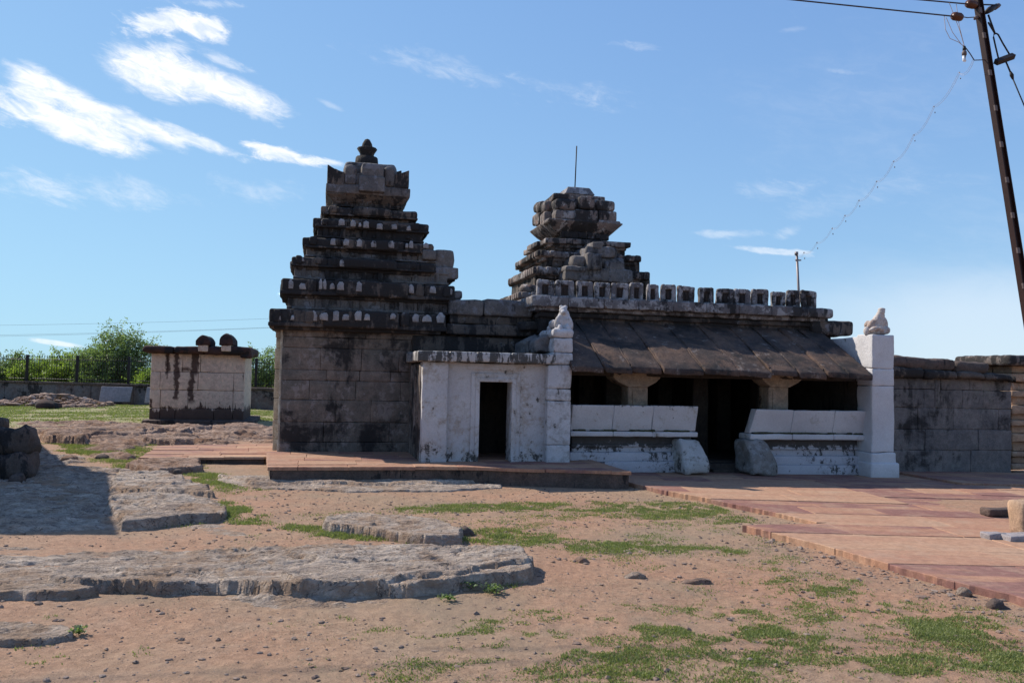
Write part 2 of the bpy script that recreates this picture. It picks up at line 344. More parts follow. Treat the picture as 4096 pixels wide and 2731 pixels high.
M['block'] = stone('ruin_block_stone', (.13, .09, .075), (.09, .07, .06), dk=.45, bmp=.02)

def f_rock(q):
    o = q.o; n0 = q.noise(q.scale(o, (1, 2.2, 1)), .9, 7, .65, .4); n1 = q.noise(q.scale(o, (1, 2.6, 2)), 5, 8, .7, .5); n2 = q.noise(o, 40, 5, .7)
    c = q.mix(q.step(n0, .35, .66), (.44, .34, .27), (.58, .48, .395))
    c = q.mul(c, q.mix(q.step(n1, .3, .7), (.62, .58, .57), (1.18, 1.17, 1.16)))
    c = q.mul(c, q.mix(q.step(n2, .3, .7), (.8, .8, .8), (1.12, 1.12, 1.12)))
    c = q.mix(q.math('MULTIPLY', q.step(q.noise(q.vmath('ADD', o, (4, 4, 4)), 1.3, 7, .72), .50, .60), .75), c, (.36, .235, .155))
    ck = q.noise(q.scale(q.vmath('ADD', o, (1, 8, 2)), (1, 3.2, 1)), 1.7, 7, .6, .7); c = q.mix(q.math('MULTIPLY', q.step(q.math('ABSOLUTE', q.math('SUBTRACT', ck, .5)), .012, .002), .8), c, (.10, .075, .06))
    q.put(q.b.inputs['Base Color'], c)
    bump(q, q.math('ADD', q.math('MULTIPLY', n1, 1.4), q.math('MULTIPLY', n2, .5)), .07, 1.0)
M['rock'] = material('pink_grey_bedrock', f_rock)
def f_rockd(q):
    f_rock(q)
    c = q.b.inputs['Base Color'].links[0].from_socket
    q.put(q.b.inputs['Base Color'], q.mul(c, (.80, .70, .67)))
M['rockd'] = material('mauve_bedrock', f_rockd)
def f_dirt(q):
    o = q.o; n0 = q.noise(o, .22, 5, .6); n1 = q.noise(o, 1.9, 7, .65); n2 = q.noise(o, 14, 8, .75); n3 = q.noise(o, 90, 4, .8)
    c = q.mix(q.step(n0, .38, .62), (.385, .22, .14), (.35, .235, .155))
    c = q.mix(q.math('MULTIPLY', q.step(n1, .45, .7), .65), c, (.34, .235, .165))
    c = q.mul(c, q.mix(q.step(n2, .32, .68), (.74, .72, .70), (1.12, 1.12, 1.12)))
    c = q.mul(c, q.mix(q.step(n3, .33, .62), (.72, .70, .68), (1.1, 1.1, 1.1)))
    c = q.mix(q.math('MULTIPLY', q.step(q.noise(q.vmath('ADD', o, (9, 2, 0)), .55, 6, .62), .47, .66), .62), c, (.245, .185, .125))
    v = q.vor(o, 55); c = q.mix(q.math('MULTIPLY', q.step(v.outputs['Distance'], .36, .2), q.math('GREATER_THAN', q.noise(o, 11, 3, .6), .5)), c, (.20, .135, .10))
    sx = q.new('ShaderNodeSeparateXYZ'); q.put(sx.inputs[0], o)
    # short turf between the outcrops and the boundary wall
    tu = q.math('MULTIPLY', q.step(q.math('ADD', sx.outputs[1], q.math('MULTIPLY', n1, 5)), 29.5, 34), q.step(n1, .28, .55))
    tc = q.mix(q.step(n2, .35, .65), (.17, .20, .075), (.27, .255, .125))
    c = q.mix(q.math('MULTIPLY', tu, .85), c, tc)
    q.put(q.b.inputs['Base Color'], c)
    bump(q, q.math('ADD', q.math('MULTIPLY', n2, 1.0), q.math('MULTIPLY', n3, .4)), .02, .9)
M['dirt'] = material('red_brown_earth', f_dirt)
def f_pave(q):
    o = q.o; n1 = q.noise(o, 2.2, 6, .65); n2 = q.noise(o, 12, 7, .7); n3 = q.noise(o, 70, 4, .7)
    r = q.new('ShaderNodeValToRGB'); q.put(r.inputs[0], q.tone); r.color_ramp.interpolation = 'LINEAR'
    els = r.color_ramp.elements; els[0].position = 0; els[0].color = (.235, .105, .085, 1); els[1].position = 1; els[1].color = (.36, .28, .22, 1)
    for p, c in ((.30, (.24, .12, .098)), (.40, (.36, .185, .12)), (.75, (.42, .245, .155)), (.9, (.42, .27, .18))):
        e = els.new(p); e.color = (*c, 1)
    rot = q.new('ShaderNodeVectorRotate', rotation_type='Z_AXIS'); q.put(rot.inputs[0], o); rot.inputs['Angle'].default_value = .2
    nb = q.noise(q.scale(rot.outputs[0], (.35, 1.5, 1)), 1.6, 4, .5, .6); tt = q.math('ADD', q.math('MULTIPLY', q.tone, .55), q.math('MULTIPLY', q.math('SUBTRACT', nb, .26), .95))
    q.l.new(tt, r.inputs[0])
    c = q.mix(q.math('MULTIPLY', q.step(n1, .45, .7), .5), r.outputs[0], (.40, .27, .19))
    c = q.mul(c, q.mix(q.step(n2, .3, .7), (.78, .77, .76), (1.1, 1.1, 1.1)))
    c = q.mul(c, q.mix(q.step(n3, .3, .7), (.86, .86, .86), (1.08, 1.08, 1.08)))
    q.put(q.b.inputs['Base Color'], c); bump(q, q.math('ADD', n2, q.math('MULTIPLY', n3, .4)), .008, .7)
M['pave'] = material('sandstone_flags', f_pave, .85)
def f_grass(q):
    q.o; n = q.noise(q.o, 3, 4, .6)
    c = q.mix(q.tone, (.14, .165, .06), (.31, .32, .14)); c = q.mix(q.math('MULTIPLY', q.step(n, .5, .75), .5), c, (.30, .28, .10))
    q.put(q.b.inputs['Base Color'], c); q.b.inputs['Roughness'].default_value = .6
    t = q.new('ShaderNodeBsdfTranslucent'); q.put(t.inputs[0], q.mul(c, (1.1, 1.3, .6))); m = q.new('ShaderNodeMixShader'); m.inputs[0].default_value = .35
    q.l.new(q.b.outputs[0], m.inputs[1]); q.l.new(t.outputs[0], m.inputs[2]); q.l.new(m.outputs[0], q.out.inputs[0])
M['grass'] = material('grass_blades', f_grass)
def f_straw(q):
    q.put(q.b.inputs['Base Color'], q.mix(q.tone, (.10, .08, .045), (.40, .33, .22)))
M['straw'] = material('dry_straw', f_straw)
def leaf(name, a, b):
    def f(q):
        n = q.noise(q.o, 1.3, 3, .6); c = q.mix(q.tone, a, b); c = q.mul(c, q.mix(n, (.7, .7, .7), (1.25, 1.25, 1.2)))
        q.put(q.b.inputs['Base Color'], c); q.b.inputs['Roughness'].default_value = .5
        t = q.new('ShaderNodeBsdfTranslucent'); q.put(t.inputs[0], q.mul(c, (1.5, 1.7, .8))); m = q.new('ShaderNodeMixShader'); m.inputs[0].default_value = .45
        q.l.new(q.b.outputs[0], m.inputs[1]); q.l.new(t.outputs[0], m.inputs[2]); q.l.new(m.outputs[0], q.out.inputs[0])
    return material(name, f)
M['leaf'] = leaf('grey_green_leaves', (.085, .12, .055), (.20, .255, .13))
M['leafy'] = leaf('yellow_green_leaves', (.11, .16, .035), (.27, .33, .09))
M['bark'] = stone('bark', (.12, .09, .07), (.08, .06, .05), dk=.3)
M['pebble'] = stone('loose_pebbles', (.22, .145, .11), (.30, .23, .19), dk=.4)
M['bwall'] = stone('boundary_masonry', (.12, .085, .078), (.155, .145, .145), dk=.46, streak=.2)
M['greyslab'] = stone('grey_slab', (.33, .29, .29), (.29, .26, .26), dk=.22)
def flat(name, c, rough=.6, metal=0):
    def f(q):
        q.put(q.b.inputs['Base Color'], q.mul(c, q.mix(q.noise(q.o, 14, 5, .7), (.6, .6, .6), (1.3, 1.3, 1.3)))); q.b.inputs['Metallic'].default_value = metal
    return material(name, f, rough)
M['iron'] = flat('black_iron', (.025, .02, .02)); M['rust'] = flat('rusty_pole_paint', (.035, .018, .016), .5); M['pipe'] = flat('galvanised_pipe', (.22, .19, .19), .5, .4)
M['brown'] = flat('brown_glaze', (.09, .035, .02), .3); M['wire'] = flat('weathered_wire', (.06, .05, .055)); M['bandm'] = flat('pale_strap', (.13, .10, .095))
M['bulb'] = flat('white_lamp_glass', (.85, .85, .85), .25); M['thinw'] = flat('twisted_flex', (.42, .36, .36)); M['black'] = flat('black_plastic', (.02, .02, .02), .5)
M['glassb'] = flat('smoky_little_bulb', (.10, .08, .09), .3)

# ------------------------------------------------------------------ terrain
rng = np.random.default_rng(7); random.seed(5)
def zg(u, v):
    far = sstep(v - .15*u, 17, 24); right = sstep(u, 6, 12)*sstep(v, 12, 16)
    z = -.10 + .10*far - .22*right*(1-far) - .12*right*far
    near = 1/(1+(v/22)**2)
    return z + .030*fbm(u*.55, v*.55, 0*u, 3, 11)*near + near*(.018*fbm(u*2.3, v*2.3, 0*u+3, 4, 12) + .012*fbm(u*9, v*9, 0*u+8, 4, 13, .6))
def build_ground():
    a = np.concatenate([np.linspace(-180, -52, 40)[:-1], np.linspace(-52, 42, 760), np.linspace(42, 180, 44)[1:]]) * math.pi/180
    r = np.concatenate([[.02, 1, 2.5], np.geomspace(4, 60, 560), np.geomspace(62, 4000, 60)])
    A, R = np.meshgrid(a, r, indexing='xy'); u = R*np.sin(A); v = R*np.cos(A); z = zg(u, v)
    n, m = A.shape; mb = MB(); I, J = np.meshgrid(np.arange(n-1), np.arange(m-1), indexing='ij'); k = (I*m+J).ravel()
    mb.add(np.stack([u.ravel(), v.ravel(), z.ravel()], 1), np.stack([k, k+1, k+m+1, k+m], 1)[:, ::-1])
    solo('ground', mb, M['dirt'], kind='structure', org=(0, 0, 0))
build_ground()

ROCKS = []
def outcrop(name, layers, res=.03, mat='rock', strat=5., rough=1., seed=3, kind='structure', label=None, cat=None):
    """layers: (polygon in px, assumed z, height above ground, edge width)"""
    L = [(Gs(p, z), h, e) for p, z, h, e in layers]; al = [c for p, h, e in L for c in p]; ROCKS.append([p for p, h, e in L][0])
    u0, u1 = min(c[0] for c in al)-.4, max(c[0] for c in al)+.4; v0, v1 = min(c[1] for c in al)-.4, max(c[1] for c in al)+.4
    nu, nv = int((u1-u0)/res)+1, int((v1-v0)/res)+1
    X, Y = np.meshgrid(np.linspace(u0, u1, nu), np.linspace(v0, v1, nv), indexing='xy'); Z0 = X*0
    wob = .17*fbm(X*1.7, Y*2.6, Z0, 6, seed, .62) + .06*fbm(X*6, Y*9, Z0, 4, seed+5, .65)
    h = Z0 - .22; inside = Z0 - 9
    for p, hh, e in L:
        s = sdist(X, Y, p) + wob*(1.0 if e > .08 else .55); inside = np.maximum(inside, s)
        h = np.maximum(h, -.22 + (hh+.22)*sstep(s, -e*.75, e*.35) - .06*sstep(s, .5, -.05)*(e > .09))
    # bedding planes: flat treads with sharp little risers
    s1 = fbm(X*.7+Y*.2, Y*strat*.5, Z0, 5, seed+1, .5); q = np.floor(s1*6); fr = s1*6-q; tread = (q + sstep(fr, .90, 1.0))/6
    s2 = fbm(X*1.9-Y*.5, Y*strat*1.3, Z0, 4, seed+9, .55); q = np.floor(s2*5); fr = s2*5-q; tread2 = (q + sstep(fr, .88, 1.0))/5
    cr = sstep(np.abs(fbm(X*.8, Y*3.2, Z0, 5, seed+15, .6)), .055, .0)
    h = h + sstep(inside, -.12, .25)*rough*(.13*tread + .045*tread2 - .05*cr + .016*fbm(X*2.6, Y*9, Z0, 6, seed+2, .6) + .006*fbm(X*14, Y*34, Z0, 4, seed+4, .65))
    z = zg(X, Y) + h; keep = (inside > -.35)
    k = (keep[:-1, :-1] & keep[1:, 1:] & keep[1:, :-1] & keep[:-1, 1:]); I, J = np.nonzero(k); idx = I*nu+J
    Q = np.stack([idx, idx+1, idx+nu+1, idx+nu], 1); used, inv = np.unique(Q, return_inverse=True); Q = inv.reshape(Q.shape)
    pts = np.stack([X.ravel(), Y.ravel(), z.ravel()], 1)[used]; mb = MB(); mb.add(pts, Q)
    return solo(name, mb, M[mat], label, cat, kind=kind)
outcrop('bedrock', [
    ([(-300, 2160), (250, 2172), (560, 2165), (900, 2190), (1300, 2170), (1900, 2175), (2130, 2235), (2140, 2285), (2000, 2315), (1880, 2345), (1750, 2360), (1640, 2380), (1600, 2400), (1480, 2410), (1250, 2415), (1080, 2395), (950, 2380), (650, 2350), (430, 2345), (-300, 2350)], -.05, .05, .12),
    ([(350, 2235), (800, 2195), (1300, 2180), (1900, 2178), (2128, 2222), (2135, 2262), (1985, 2285), (1760, 2312), (1640, 2328), (1500, 2318), (1300, 2330), (1180, 2328), (1050, 2318), (930, 2308), (640, 2318), (500, 2312), (180, 2300)], .04, .135, .055),
    ([(1150, 2205), (1500, 2180), (1900, 2172), (2085, 2190), (2125, 2222), (1950, 2240), (1850, 2270), (1640, 2285), (1500, 2300), (1330, 2308), (1200, 2305), (1130, 2280), (1280, 2235)], .09, .18, .08),
    ([(-300, 2300), (60, 2302), (330, 2325), (420, 2340), (250, 2352), (-300, 2350)], .0, .09, .05)], .018, seed=31, rough=.62)
outcrop('bedrock', [([(1300, 2065), (1400, 2045), (1560, 2060), (1750, 2075), (1860, 2112), (1850, 2142), (1700, 2145), (1500, 2112), (1300, 2085)], .02, .13, .06)], .018, rough=.6, seed=8)
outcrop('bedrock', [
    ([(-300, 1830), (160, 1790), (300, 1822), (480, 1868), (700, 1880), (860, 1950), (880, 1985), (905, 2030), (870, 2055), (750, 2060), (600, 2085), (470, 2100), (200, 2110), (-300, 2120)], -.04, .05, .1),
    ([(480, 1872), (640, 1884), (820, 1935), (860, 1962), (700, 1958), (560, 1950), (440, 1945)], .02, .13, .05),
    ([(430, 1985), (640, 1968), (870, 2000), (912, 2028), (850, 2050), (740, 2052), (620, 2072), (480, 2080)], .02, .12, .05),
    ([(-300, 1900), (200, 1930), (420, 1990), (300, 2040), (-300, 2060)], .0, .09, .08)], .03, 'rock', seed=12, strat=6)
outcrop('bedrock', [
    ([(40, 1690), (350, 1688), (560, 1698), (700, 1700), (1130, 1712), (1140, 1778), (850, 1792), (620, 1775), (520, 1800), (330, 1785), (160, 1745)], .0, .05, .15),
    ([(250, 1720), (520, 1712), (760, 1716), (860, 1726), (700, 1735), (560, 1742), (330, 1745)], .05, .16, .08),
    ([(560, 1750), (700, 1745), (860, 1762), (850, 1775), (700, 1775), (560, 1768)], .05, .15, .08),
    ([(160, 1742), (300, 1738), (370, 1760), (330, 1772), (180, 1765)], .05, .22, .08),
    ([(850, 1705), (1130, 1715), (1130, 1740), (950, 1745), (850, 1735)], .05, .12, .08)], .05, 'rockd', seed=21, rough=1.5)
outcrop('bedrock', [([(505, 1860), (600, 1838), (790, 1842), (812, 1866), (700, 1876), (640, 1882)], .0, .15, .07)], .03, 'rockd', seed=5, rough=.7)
outcrop('bedrock', [([(880, 1895), (1300, 1902), (1700, 1905), (1990, 1915), (2010, 1940), (1800, 1955), (1400, 1957), (1000, 1945), (860, 1915)], -.06, .035, .08),
    ([(880, 1893), (1120, 1905), (1400, 1908), (1700, 1908), (1960, 1916), (1700, 1926), (1300, 1928), (1000, 1925)], -.02, .09, .05)], .025, seed=9, rough=.5)
outcrop('bedrock', [([(-150, 2478), (100, 2472), (265, 2492), (285, 2518), (150, 2540), (-150, 2555)], -.05, .07, .05)], .015, seed=17, rough=.7)
outcrop('bedrock', [([(650, 2085), (900, 2070), (1100, 2120), (1180, 2150), (900, 2155), (700, 2125)], -.08, .018, .12)], .03, seed=19, rough=.25)
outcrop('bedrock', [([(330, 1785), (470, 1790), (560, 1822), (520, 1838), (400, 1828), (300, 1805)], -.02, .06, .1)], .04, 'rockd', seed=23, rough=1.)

# paved surfaces: rows of flags laid as one sheet of slabs
def flags(name, polypx, z, thick, rowlen=(.5, 1.5), rw=.52, seed=1, ang=0., kind='structure', z_fn=None, tone=None, jit=.006, under=True, uvpoly=None):
    rnd = random.Random(seed); poly = uvpoly or Gs(polypx, z); ca, sa = math.cos(ang), math.sin(ang)
    rp = [(u*ca+v*sa, -u*sa+v*ca) for u, v in poly]; b0, b1 = min(p[1] for p in rp), max(p[1] for p in rp); mb = MB()
    def clip(pl, ax, val, keep_ge):
        out = []
        for i in range(len(pl)):
            p, q_ = pl[i], pl[(i+1) % len(pl)]; a = (p[ax]-val)*(1 if keep_ge else -1); b = (q_[ax]-val)*(1 if keep_ge else -1)
            if a >= 0: out.append(p)
            if a*b < 0: t = a/(a-b); out.append((p[0]+(q_[0]-p[0])*t, p[1]+(q_[1]-p[1])*t))
        return out
    b = b0; tn = .5
    while b < b1:
        w = rw*rnd.uniform(.75, 1.2); row = clip(clip(rp, 1, b+.003, True), 1, min(b+w-.003, b1+1), False); 
        if len(row) >= 3:
            a, a1 = min(p[0] for p in row) - rnd.uniform(0, .5), max(p[0] for p in row)
            while a < a1:
                l = rnd.uniform(*rowlen); c = clip(clip(row, 0, a+.002, True), 0, a+l-.002, False); a += l
                if len(c) < 3: continue
                t = rnd.random() if tone is None else tone(rnd); dz = rnd.uniform(-jit, jit)
                # subdivided ragged outline
                cc = []
                for i in range(len(c)):
                    p, q_ = c[i], c[(i+1) % len(c)]; n = max(1, int(math.hypot(q_[0]-p[0], q_[1]-p[1])/.06))
                    for k in range(n):
                        x, y = p[0]+(q_[0]-p[0])*k/n, p[1]+(q_[1]-p[1])*k/n
                        edge = min(abs(sd_) for sd_ in (sdist(np.array([x]), np.array([y]), rp)[0],))
                        j = .013 if edge < .02 else .003
                        cc.append((x+rnd.uniform(-j, j), y+rnd.uniform(-j, j)))
                P2 = [(x*ca-y*sa, x*sa+y*ca) for x, y in cc]; n = len(P2); cx, cy = sum(p[0] for p in P2)/n, sum(p[1] for p in P2)/n
                zz = lambda p: (z_fn(*p) if z_fn else z) + dz
                V = [(x, y, zz((x, y))-thick) for x, y in P2] + [(x, y, zz((x, y))-.008) for x, y in P2] + [(cx+(x-cx)*(1-.008/max(.02, math.hypot(x-cx, y-cy))), cy+(y-cy)*(1-.008/max(.02, math.hypot(x-cx, y-cy))), zz((x, y))) for x, y in P2] + [(cx, cy, zz((cx, cy)))]
                Q = [[k, (k+1) % n, n+(k+1) % n, n+k] for k in range(n)] + [[n+k, n+(k+1) % n, 2*n+(k+1) % n, 2*n+k] for k in range(n)]
                T = [[3*n, 2*n+k, 2*n+(k+1) % n] for k in range(n)]; bb = mb.n; mb.add(V, Q, 0, t); mb.t.append(np.array(T)+bb); mb.tm.append(np.zeros(len(T), int))
        b += w
    mats = [M['pave']]
    if under:
        n = len(poly); cu, cv = sum(p[0] for p in poly)/n, sum(p[1] for p in poly)/n; sh = [(cu+(u-cu)*(1-.05/max(.1, math.hypot(u-cu, v-cv))), cv+(v-cv)*(1-.05/max(.1, math.hypot(u-cu, v-cv)))) for u, v in poly]
        mats.append(M['block']); zl = (min(z_fn(*p) for p in sh) if z_fn else z); mb.prism(sh, -.5, zl-thick*.55-.012, 1)
    return solo(name, mb, mats, kind=kind, smooth=False)
TZ = lambda u, v: -.012 - .0148*max(0, u-5) + .0
orangey = lambda r: r.choice([.4, .5, .6, .72, .8, .95, .3, .05])
flags('pavement', [(1066, 1808), (1069, 1866), (1600, 1865), (1875, 1868), (2300, 1880), (2526, 1886), (2365, 1838), (2000, 1790), (1500, 1770)], .22, .06, (.7, 1.4), .75, 3, 0., tone=lambda r: r.choice([.42, .5, .62, .75, .35, .2]), jit=.008)
flags('pavement', [(556, 1828), (640, 1780), (1110, 1772), (1130, 1800), (1060, 1828)], .07, .05, (.6, 1.6), .5, 4, .05, tone=lambda r: r.choice([.3, .4, .55, .85, .2, .95]), jit=.01)
tp = Gs([(2300, 1850)], -.03) + Gs([(2395, 1905), (2530, 1932), (2664, 1961), (2854, 1993), (3083, 2040), (3268, 2082), (3372, 2084)], -.02) + Gs([(2972, 2103), (3280, 2177), (3554, 2254), (3872, 2337), (4037, 2372)], -.03) + [(6.6, 4.5), (22, 4.5), (22, 16.2), (12.3, 16.6), (6, 17)]
flags('pavement', None, -.02, .10, (.9, 2.4), .85, 9, -.16, z_fn=TZ, tone=lambda r: r.choice([.02, .08, .15, .22, .28, .1, .42, .5, .55, .65, .75, .8, .88]), jit=.007, uvpoly=tp)
# raised course of flags by the right-hand shrine
flags('pavement', None, -.02, .06, (.6, 1.3), .6, 12, 0., z_fn=lambda u, v: TZ(u, v)+.05, tone=lambda r: r.choice([.1, .3, .5, .2]), uvpoly=[(13.1, 14.75), (22, 13.4), (22, 16.9), (13.1, 16.9)])

# ------------------------------------------------------------------ the temple
TM = thing('stone_temple', 'long blackened sandstone temple with stepped towers, whitewashed porch and sloping slab roof', 'temple', 5, 18, 0)
def pu(x, y, v): return P(x, y, v)[0]
def pz(x, y, v): return P(x, y, v)[1]
def slab(mb, xl, xr, yt, yb, v, v1, seg=.12, r=.05, amp=.02, m=0, warp=None, col=None, du0=0, xref=None, fr=3.):
    x = xl if xref is None else xref; ym = (yt+yb)/2
    u0 = pu(xl, ym, v) + du0; u1 = pu(xr, ym + (xr-xl)*.02, v); z1, z0 = pz(x, yt, v), pz(x, yb, v)
    mb.box(u0, u1, v, v1, z0, z1, seg, r, amp, fr, m=m, warp=warp, col=col); return u0, u1, z0, z1
def courses(mb, u0, u1, zs, vf, th, rnd, wr=(.6, 1.3), m=0, amp=.006, gap=.003, r=.012, jit=.008, side=None):
    """courses of squared blocks on a front plane v=vf with a core behind"""
    for i in range(len(zs)-1):
        z0, z1 = zs[i], zs[i+1]; u = u0
        while u < u1-.01:
            w = rnd.uniform(*wr); e = u+w
            if u1-e < .35: e = u1
            j = rnd.uniform(-jit, jit)
            mb.box(u+gap*.5, e-gap*.5, vf+j, vf+th, z0+gap*.5, z1-gap*.5, .1, r, amp, 3., m=m, col=rnd.random()); u = e
    mb.box(u0+.03, u1-.03, vf+.05, vf+th+.3, zs[0]+.01, zs[-1]-.02, .5, .01, 0, m=m, col=.2)
def plaque(mb, cx, cy, w, h, v, s=1/F, m=1, rnd=random):
    """scrap of limewashed arch relief; px centre and size, standing proud of a cornice face at plane v"""
    u0, z0 = P(cx-w/2, cy+h/2, v); u1, _ = P(cx+w/2, cy+h/2, v); z1 = pz(cx, cy-h/2, v); n = 9; pts = []
    for t in np.linspace(0, math.pi, n): pts.append(((u0+u1)/2 + (u1-u0)/2*math.cos(t), z1-(z1-z0)*.45+(z1-z0)*.45*math.sin(t)))
    pts = [(u1, z0)] + pts + [(u0, z0)]; j = (u1-u0)*.09
    pts = [(a+rnd.uniform(-j, j), b+rnd.uniform(-j, j)) for a, b in pts]; k = len(pts); d = .022; cu, cz = (u0+u1)/2, (z0+z1)/2
    V = [(a, v+.05, b) for a, b in pts] + [(a, v-d*.5, b) for a, b in pts] + [(cu+(a-cu)*.8, v-d, cz+(b-cz)*.85) for a, b in pts] + [(cu, v-d*1.2, cz)]
    Q = [[i, (i+1) % k, k+(i+1) % k, k+i] for i in range(k)] + [[k+i, k+(i+1) % k, 2*k+(i+1) % k, 2*k+i] for i in range(k)]
    T = [[3*k, 2*k+i, 2*k+(i+1) % k] for i in range(k)]; b = mb.n; mb.add(V, Q, m); mb.t.append(np.array(T)+b); mb.tm.append(np.full(k, m))
RB = random.Random(11)

# --- left shrine body
VC = 20.15
mb = MB(); zb = .16; ys = [1800, 1767, 1686, 1597, 1518, 1476, 1387, 1344, 1316]; zs = [zb]+[pz(1125, y, 18.4) for y in ys[1:]]
for i in range(len(zs)-1): courses(mb, -.81, 2.35, [zs[i], zs[i+1]], 18.4+(.0 if i else -.03), .5, random.Random(40+i), (.55, 1.5), jit=.012, r=.018, amp=.01)
mb.box(-.79, 2.7, 18.7, 2*VC-18.4, zb, zs[-1], .4, .02, .01)
part('shrine_wall', mb, [M['pink']], TM)
mb = MB()   # projecting middle of the left side, its stone coloured paler for the sun on it
for i in range(len(zs)-1):
    mb.box(-.99-.01*(i % 2), -.7, 19.25, 21.4, zs[i]+.004, zs[i+1]-.004, .15, .012, .006, col=RB.random())
mb.box(-.855, -.78, 18.43, 19.4, zb, zs[-1], .2, .01, .006)
part('side_projection', mb, [M['pinklit']], TM)
def bumps(mb, u, v0, v1, z0, z1, w=.17, gap=.05, out=.07, m=0):
    v = v0
    while v < v1-w:
        mb.box(u-out, u+.12, v, v+w, z0, z1+.015, .09, .045, .006, 4, m=m); v += w+gap
SP1 = {'c1': [(240, 235, 35, 75), (355, 250, 30, 40), (530, 235, 55, 85), (720, 235, 55, 80), (905, 235, 60, 80), (980, 245, 50, 50), (620, 240, 70, 60), (800, 250, 60, 50), (1195, 240, 45, 45), (1385, 255, 55, 70), (1480, 260, 80, 60), (1595, 250, 65, 80)],
       'c2': [(365, 1425, 50, 80), (632, 1425, 30, 90), (668, 1425, 30, 90), (810, 1440, 60, 75), (975, 1445, 50, 85), (1443, 1465, 50, 80), (1635, 1475, 55, 60), (1790, 1490, 45, 55), (470, 1440, 60, 50), (735, 1445, 45, 50)],
       'c5': [(662, 870, 60, 50), (820, 870, 50, 60), (925, 880, 45, 60), (1040, 890, 50, 60), (985, 895, 26, 34), (1162, 905, 50, 50), (1293, 910, 50, 45), (1425, 925, 45, 45)],
       'c4': [(747, 1045, 50, 60), (860, 1050, 50, 60), (980, 1055, 50, 65), (1107, 1065, 45, 60), (1266, 1070, 55, 65), (1445, 1070, 38, 65), (1405, 1080, 25, 40), (1575, 1080, 45, 50)],
       'c3': [(822, 1235, 45, 55), (465, 1205, 40, 35)]}
def kap(z0, z1, k=.07):      # curved cornice: lower edge drawn in
    def w(p):
        return p
    return w
def tier1(name, xl, xr, yt, yb, v, mat='dark', spots=None, r=.05, amp=.022, teeth=False, du=0, xr2=None):
    mb = MB(); a = slab(mb, xl, xr, yt, yb, v+.06, 2*VC-v, r=r, amp=amp, seg=.2); x = a[0]-.0; rn = random.Random(int(xl+yt)); a = (pu(xl, (yt+yb)/2, v), pu(xr, (yt+yb)/2, v), a[2], a[3])
    a = (a[0], a[1], pz(xl, yb, v), pz(xl, yt, v)); x = a[0]
    while x < a[1]-.01:
        w = rn.uniform(.45, 1.0); e = x+w
        if a[1]-e < .3: e = a[1]
        mb.box(x+.003, e-.003, v+rn.uniform(-.018, .018), v+.4, a[2]+rn.uniform(-.008, .004), a[3]+rn.uniform(-.012, .012), .09, r, amp*.8, 3.5, col=rn.random()); x = e
    if name == 'cornice': mb.box(a[0]-.015, a[1]+.01, v-.03, 2*VC-v, a[2]+.0, a[2]+(a[3]-a[2])*.22, .1, .015, .012, 4)
    else:
        mb.box(a[0]-.02, a[1]+.02, v-.035, 2*VC-v, a[3]-(a[3]-a[2])*.2, a[3]-.0, .1, .02, .014, 4)
        mb.box(a[0]-.03, a[1]+.03, v-.05, 2*VC-v, a[2], a[2]+(a[3]-a[2])*.18, .1, .02, .014, 4)
    if name == 'cornice':   # central projections of the tier
        um = (a[0]+a[1])/2; w = (a[1]-a[0]); mb.box(um-w*.2, um+w*.22, v-.09, v+.3, a[2]+.012, a[3]+.014, .1, r, amp)
        mb.box(a[0]-.07, a[0]+.3, VC-w*.22, VC+w*.2, a[2]+.012, a[3]+.014, .12, r, amp)
        # undercut moulding
        mb.box(a[0]+.10, a[1]-.10, v+.10, 2*VC-v-.1, a[2]-.07, a[2]+.03, .15, .03, amp*.7)
        if teeth:
            bumps(mb, a[0], v+.03, VC-w*.22, a[2]+.02, a[3]-.01)
    if name != 'cornice':     # shallow pilasters and a few eroded niche figures on the recessed bands
        x = a[0]+rn.uniform(.1, .3); hh = a[3]-a[2]
        while x < a[1]-.2:
            if rn.random() < .8: mb.box(x, x+rn.uniform(.07, .12), v-.03-rn.uniform(0, .02), v+.1, a[2]+hh*.12, a[3]-hh*.12, .06, .02, .014, 6, col=rn.random())
            if rn.random() < .45: mb.box(x+.2, x+.2+rn.uniform(.1, .18), v-.05, v+.1, a[2]+hh*.15, a[3]-hh*rn.uniform(.25, .5), .05, .045, .03, 7, col=rn.random())
            x += rn.uniform(.3, .55)
    else:
        x = a[0]+rn.uniform(.05, .2); hh = a[3]-a[2]
        while x < a[1]-.25:
            if rn.random() < .6: mb.box(x, x+rn.uniform(.12, .2), v-.045-rn.uniform(0, .02), v+.1, a[2]+hh*.2, a[3]+rn.uniform(-.02, .03), .05, .05, .02, 7, col=rn.random())
            x += rn.uniform(.25, .5)
    if spots:
        s = 2.091 if spots == 'c1' else 2.24; oy = 1150 if spots == 'c1' else 500; w = a[1]-a[0]; um = (a[0]+a[1])/2
        for cx, cy, ww, hh in SP1[spots]:
            X, Y = 1000+cx/s, oy+cy/s; uu = pu(X, Y, v); pv = v - (.09 if um-w*.2 < uu < um+w*.22 else 0) - .005
            plaque(mb, X, Y, ww/s, hh/s, pv, rnd=RB)
    return part(name, mb, [M[mat], M['spot']], TM)
tier1('cornice', 1076, 1786, 1233, 1302, 18.1, 'darker', 'c1')
tier1('recessed_band', 1152, 1790, 1176, 1235, 18.48, 'band', r=.02, amp=.012)
tier1('cornice', 1124, 1822, 1112, 1174, 18.3, 'darker', 'c2')
tier1('recessed_band', 1178, 1790, 1060, 1114, 18.75, 'band', r=.02, amp=.014)
tier1('cornice', 1166, 1745, 1024, 1062, 18.6, 'darker', 'c3')
tier1('recessed_band', 1225, 1741, 984, 1027, 18.9, 'band', r=.02, amp=.014)
tier1('cornice', 1222, 1736, 948, 988, 18.78, 'dark', 'c4', teeth=True)
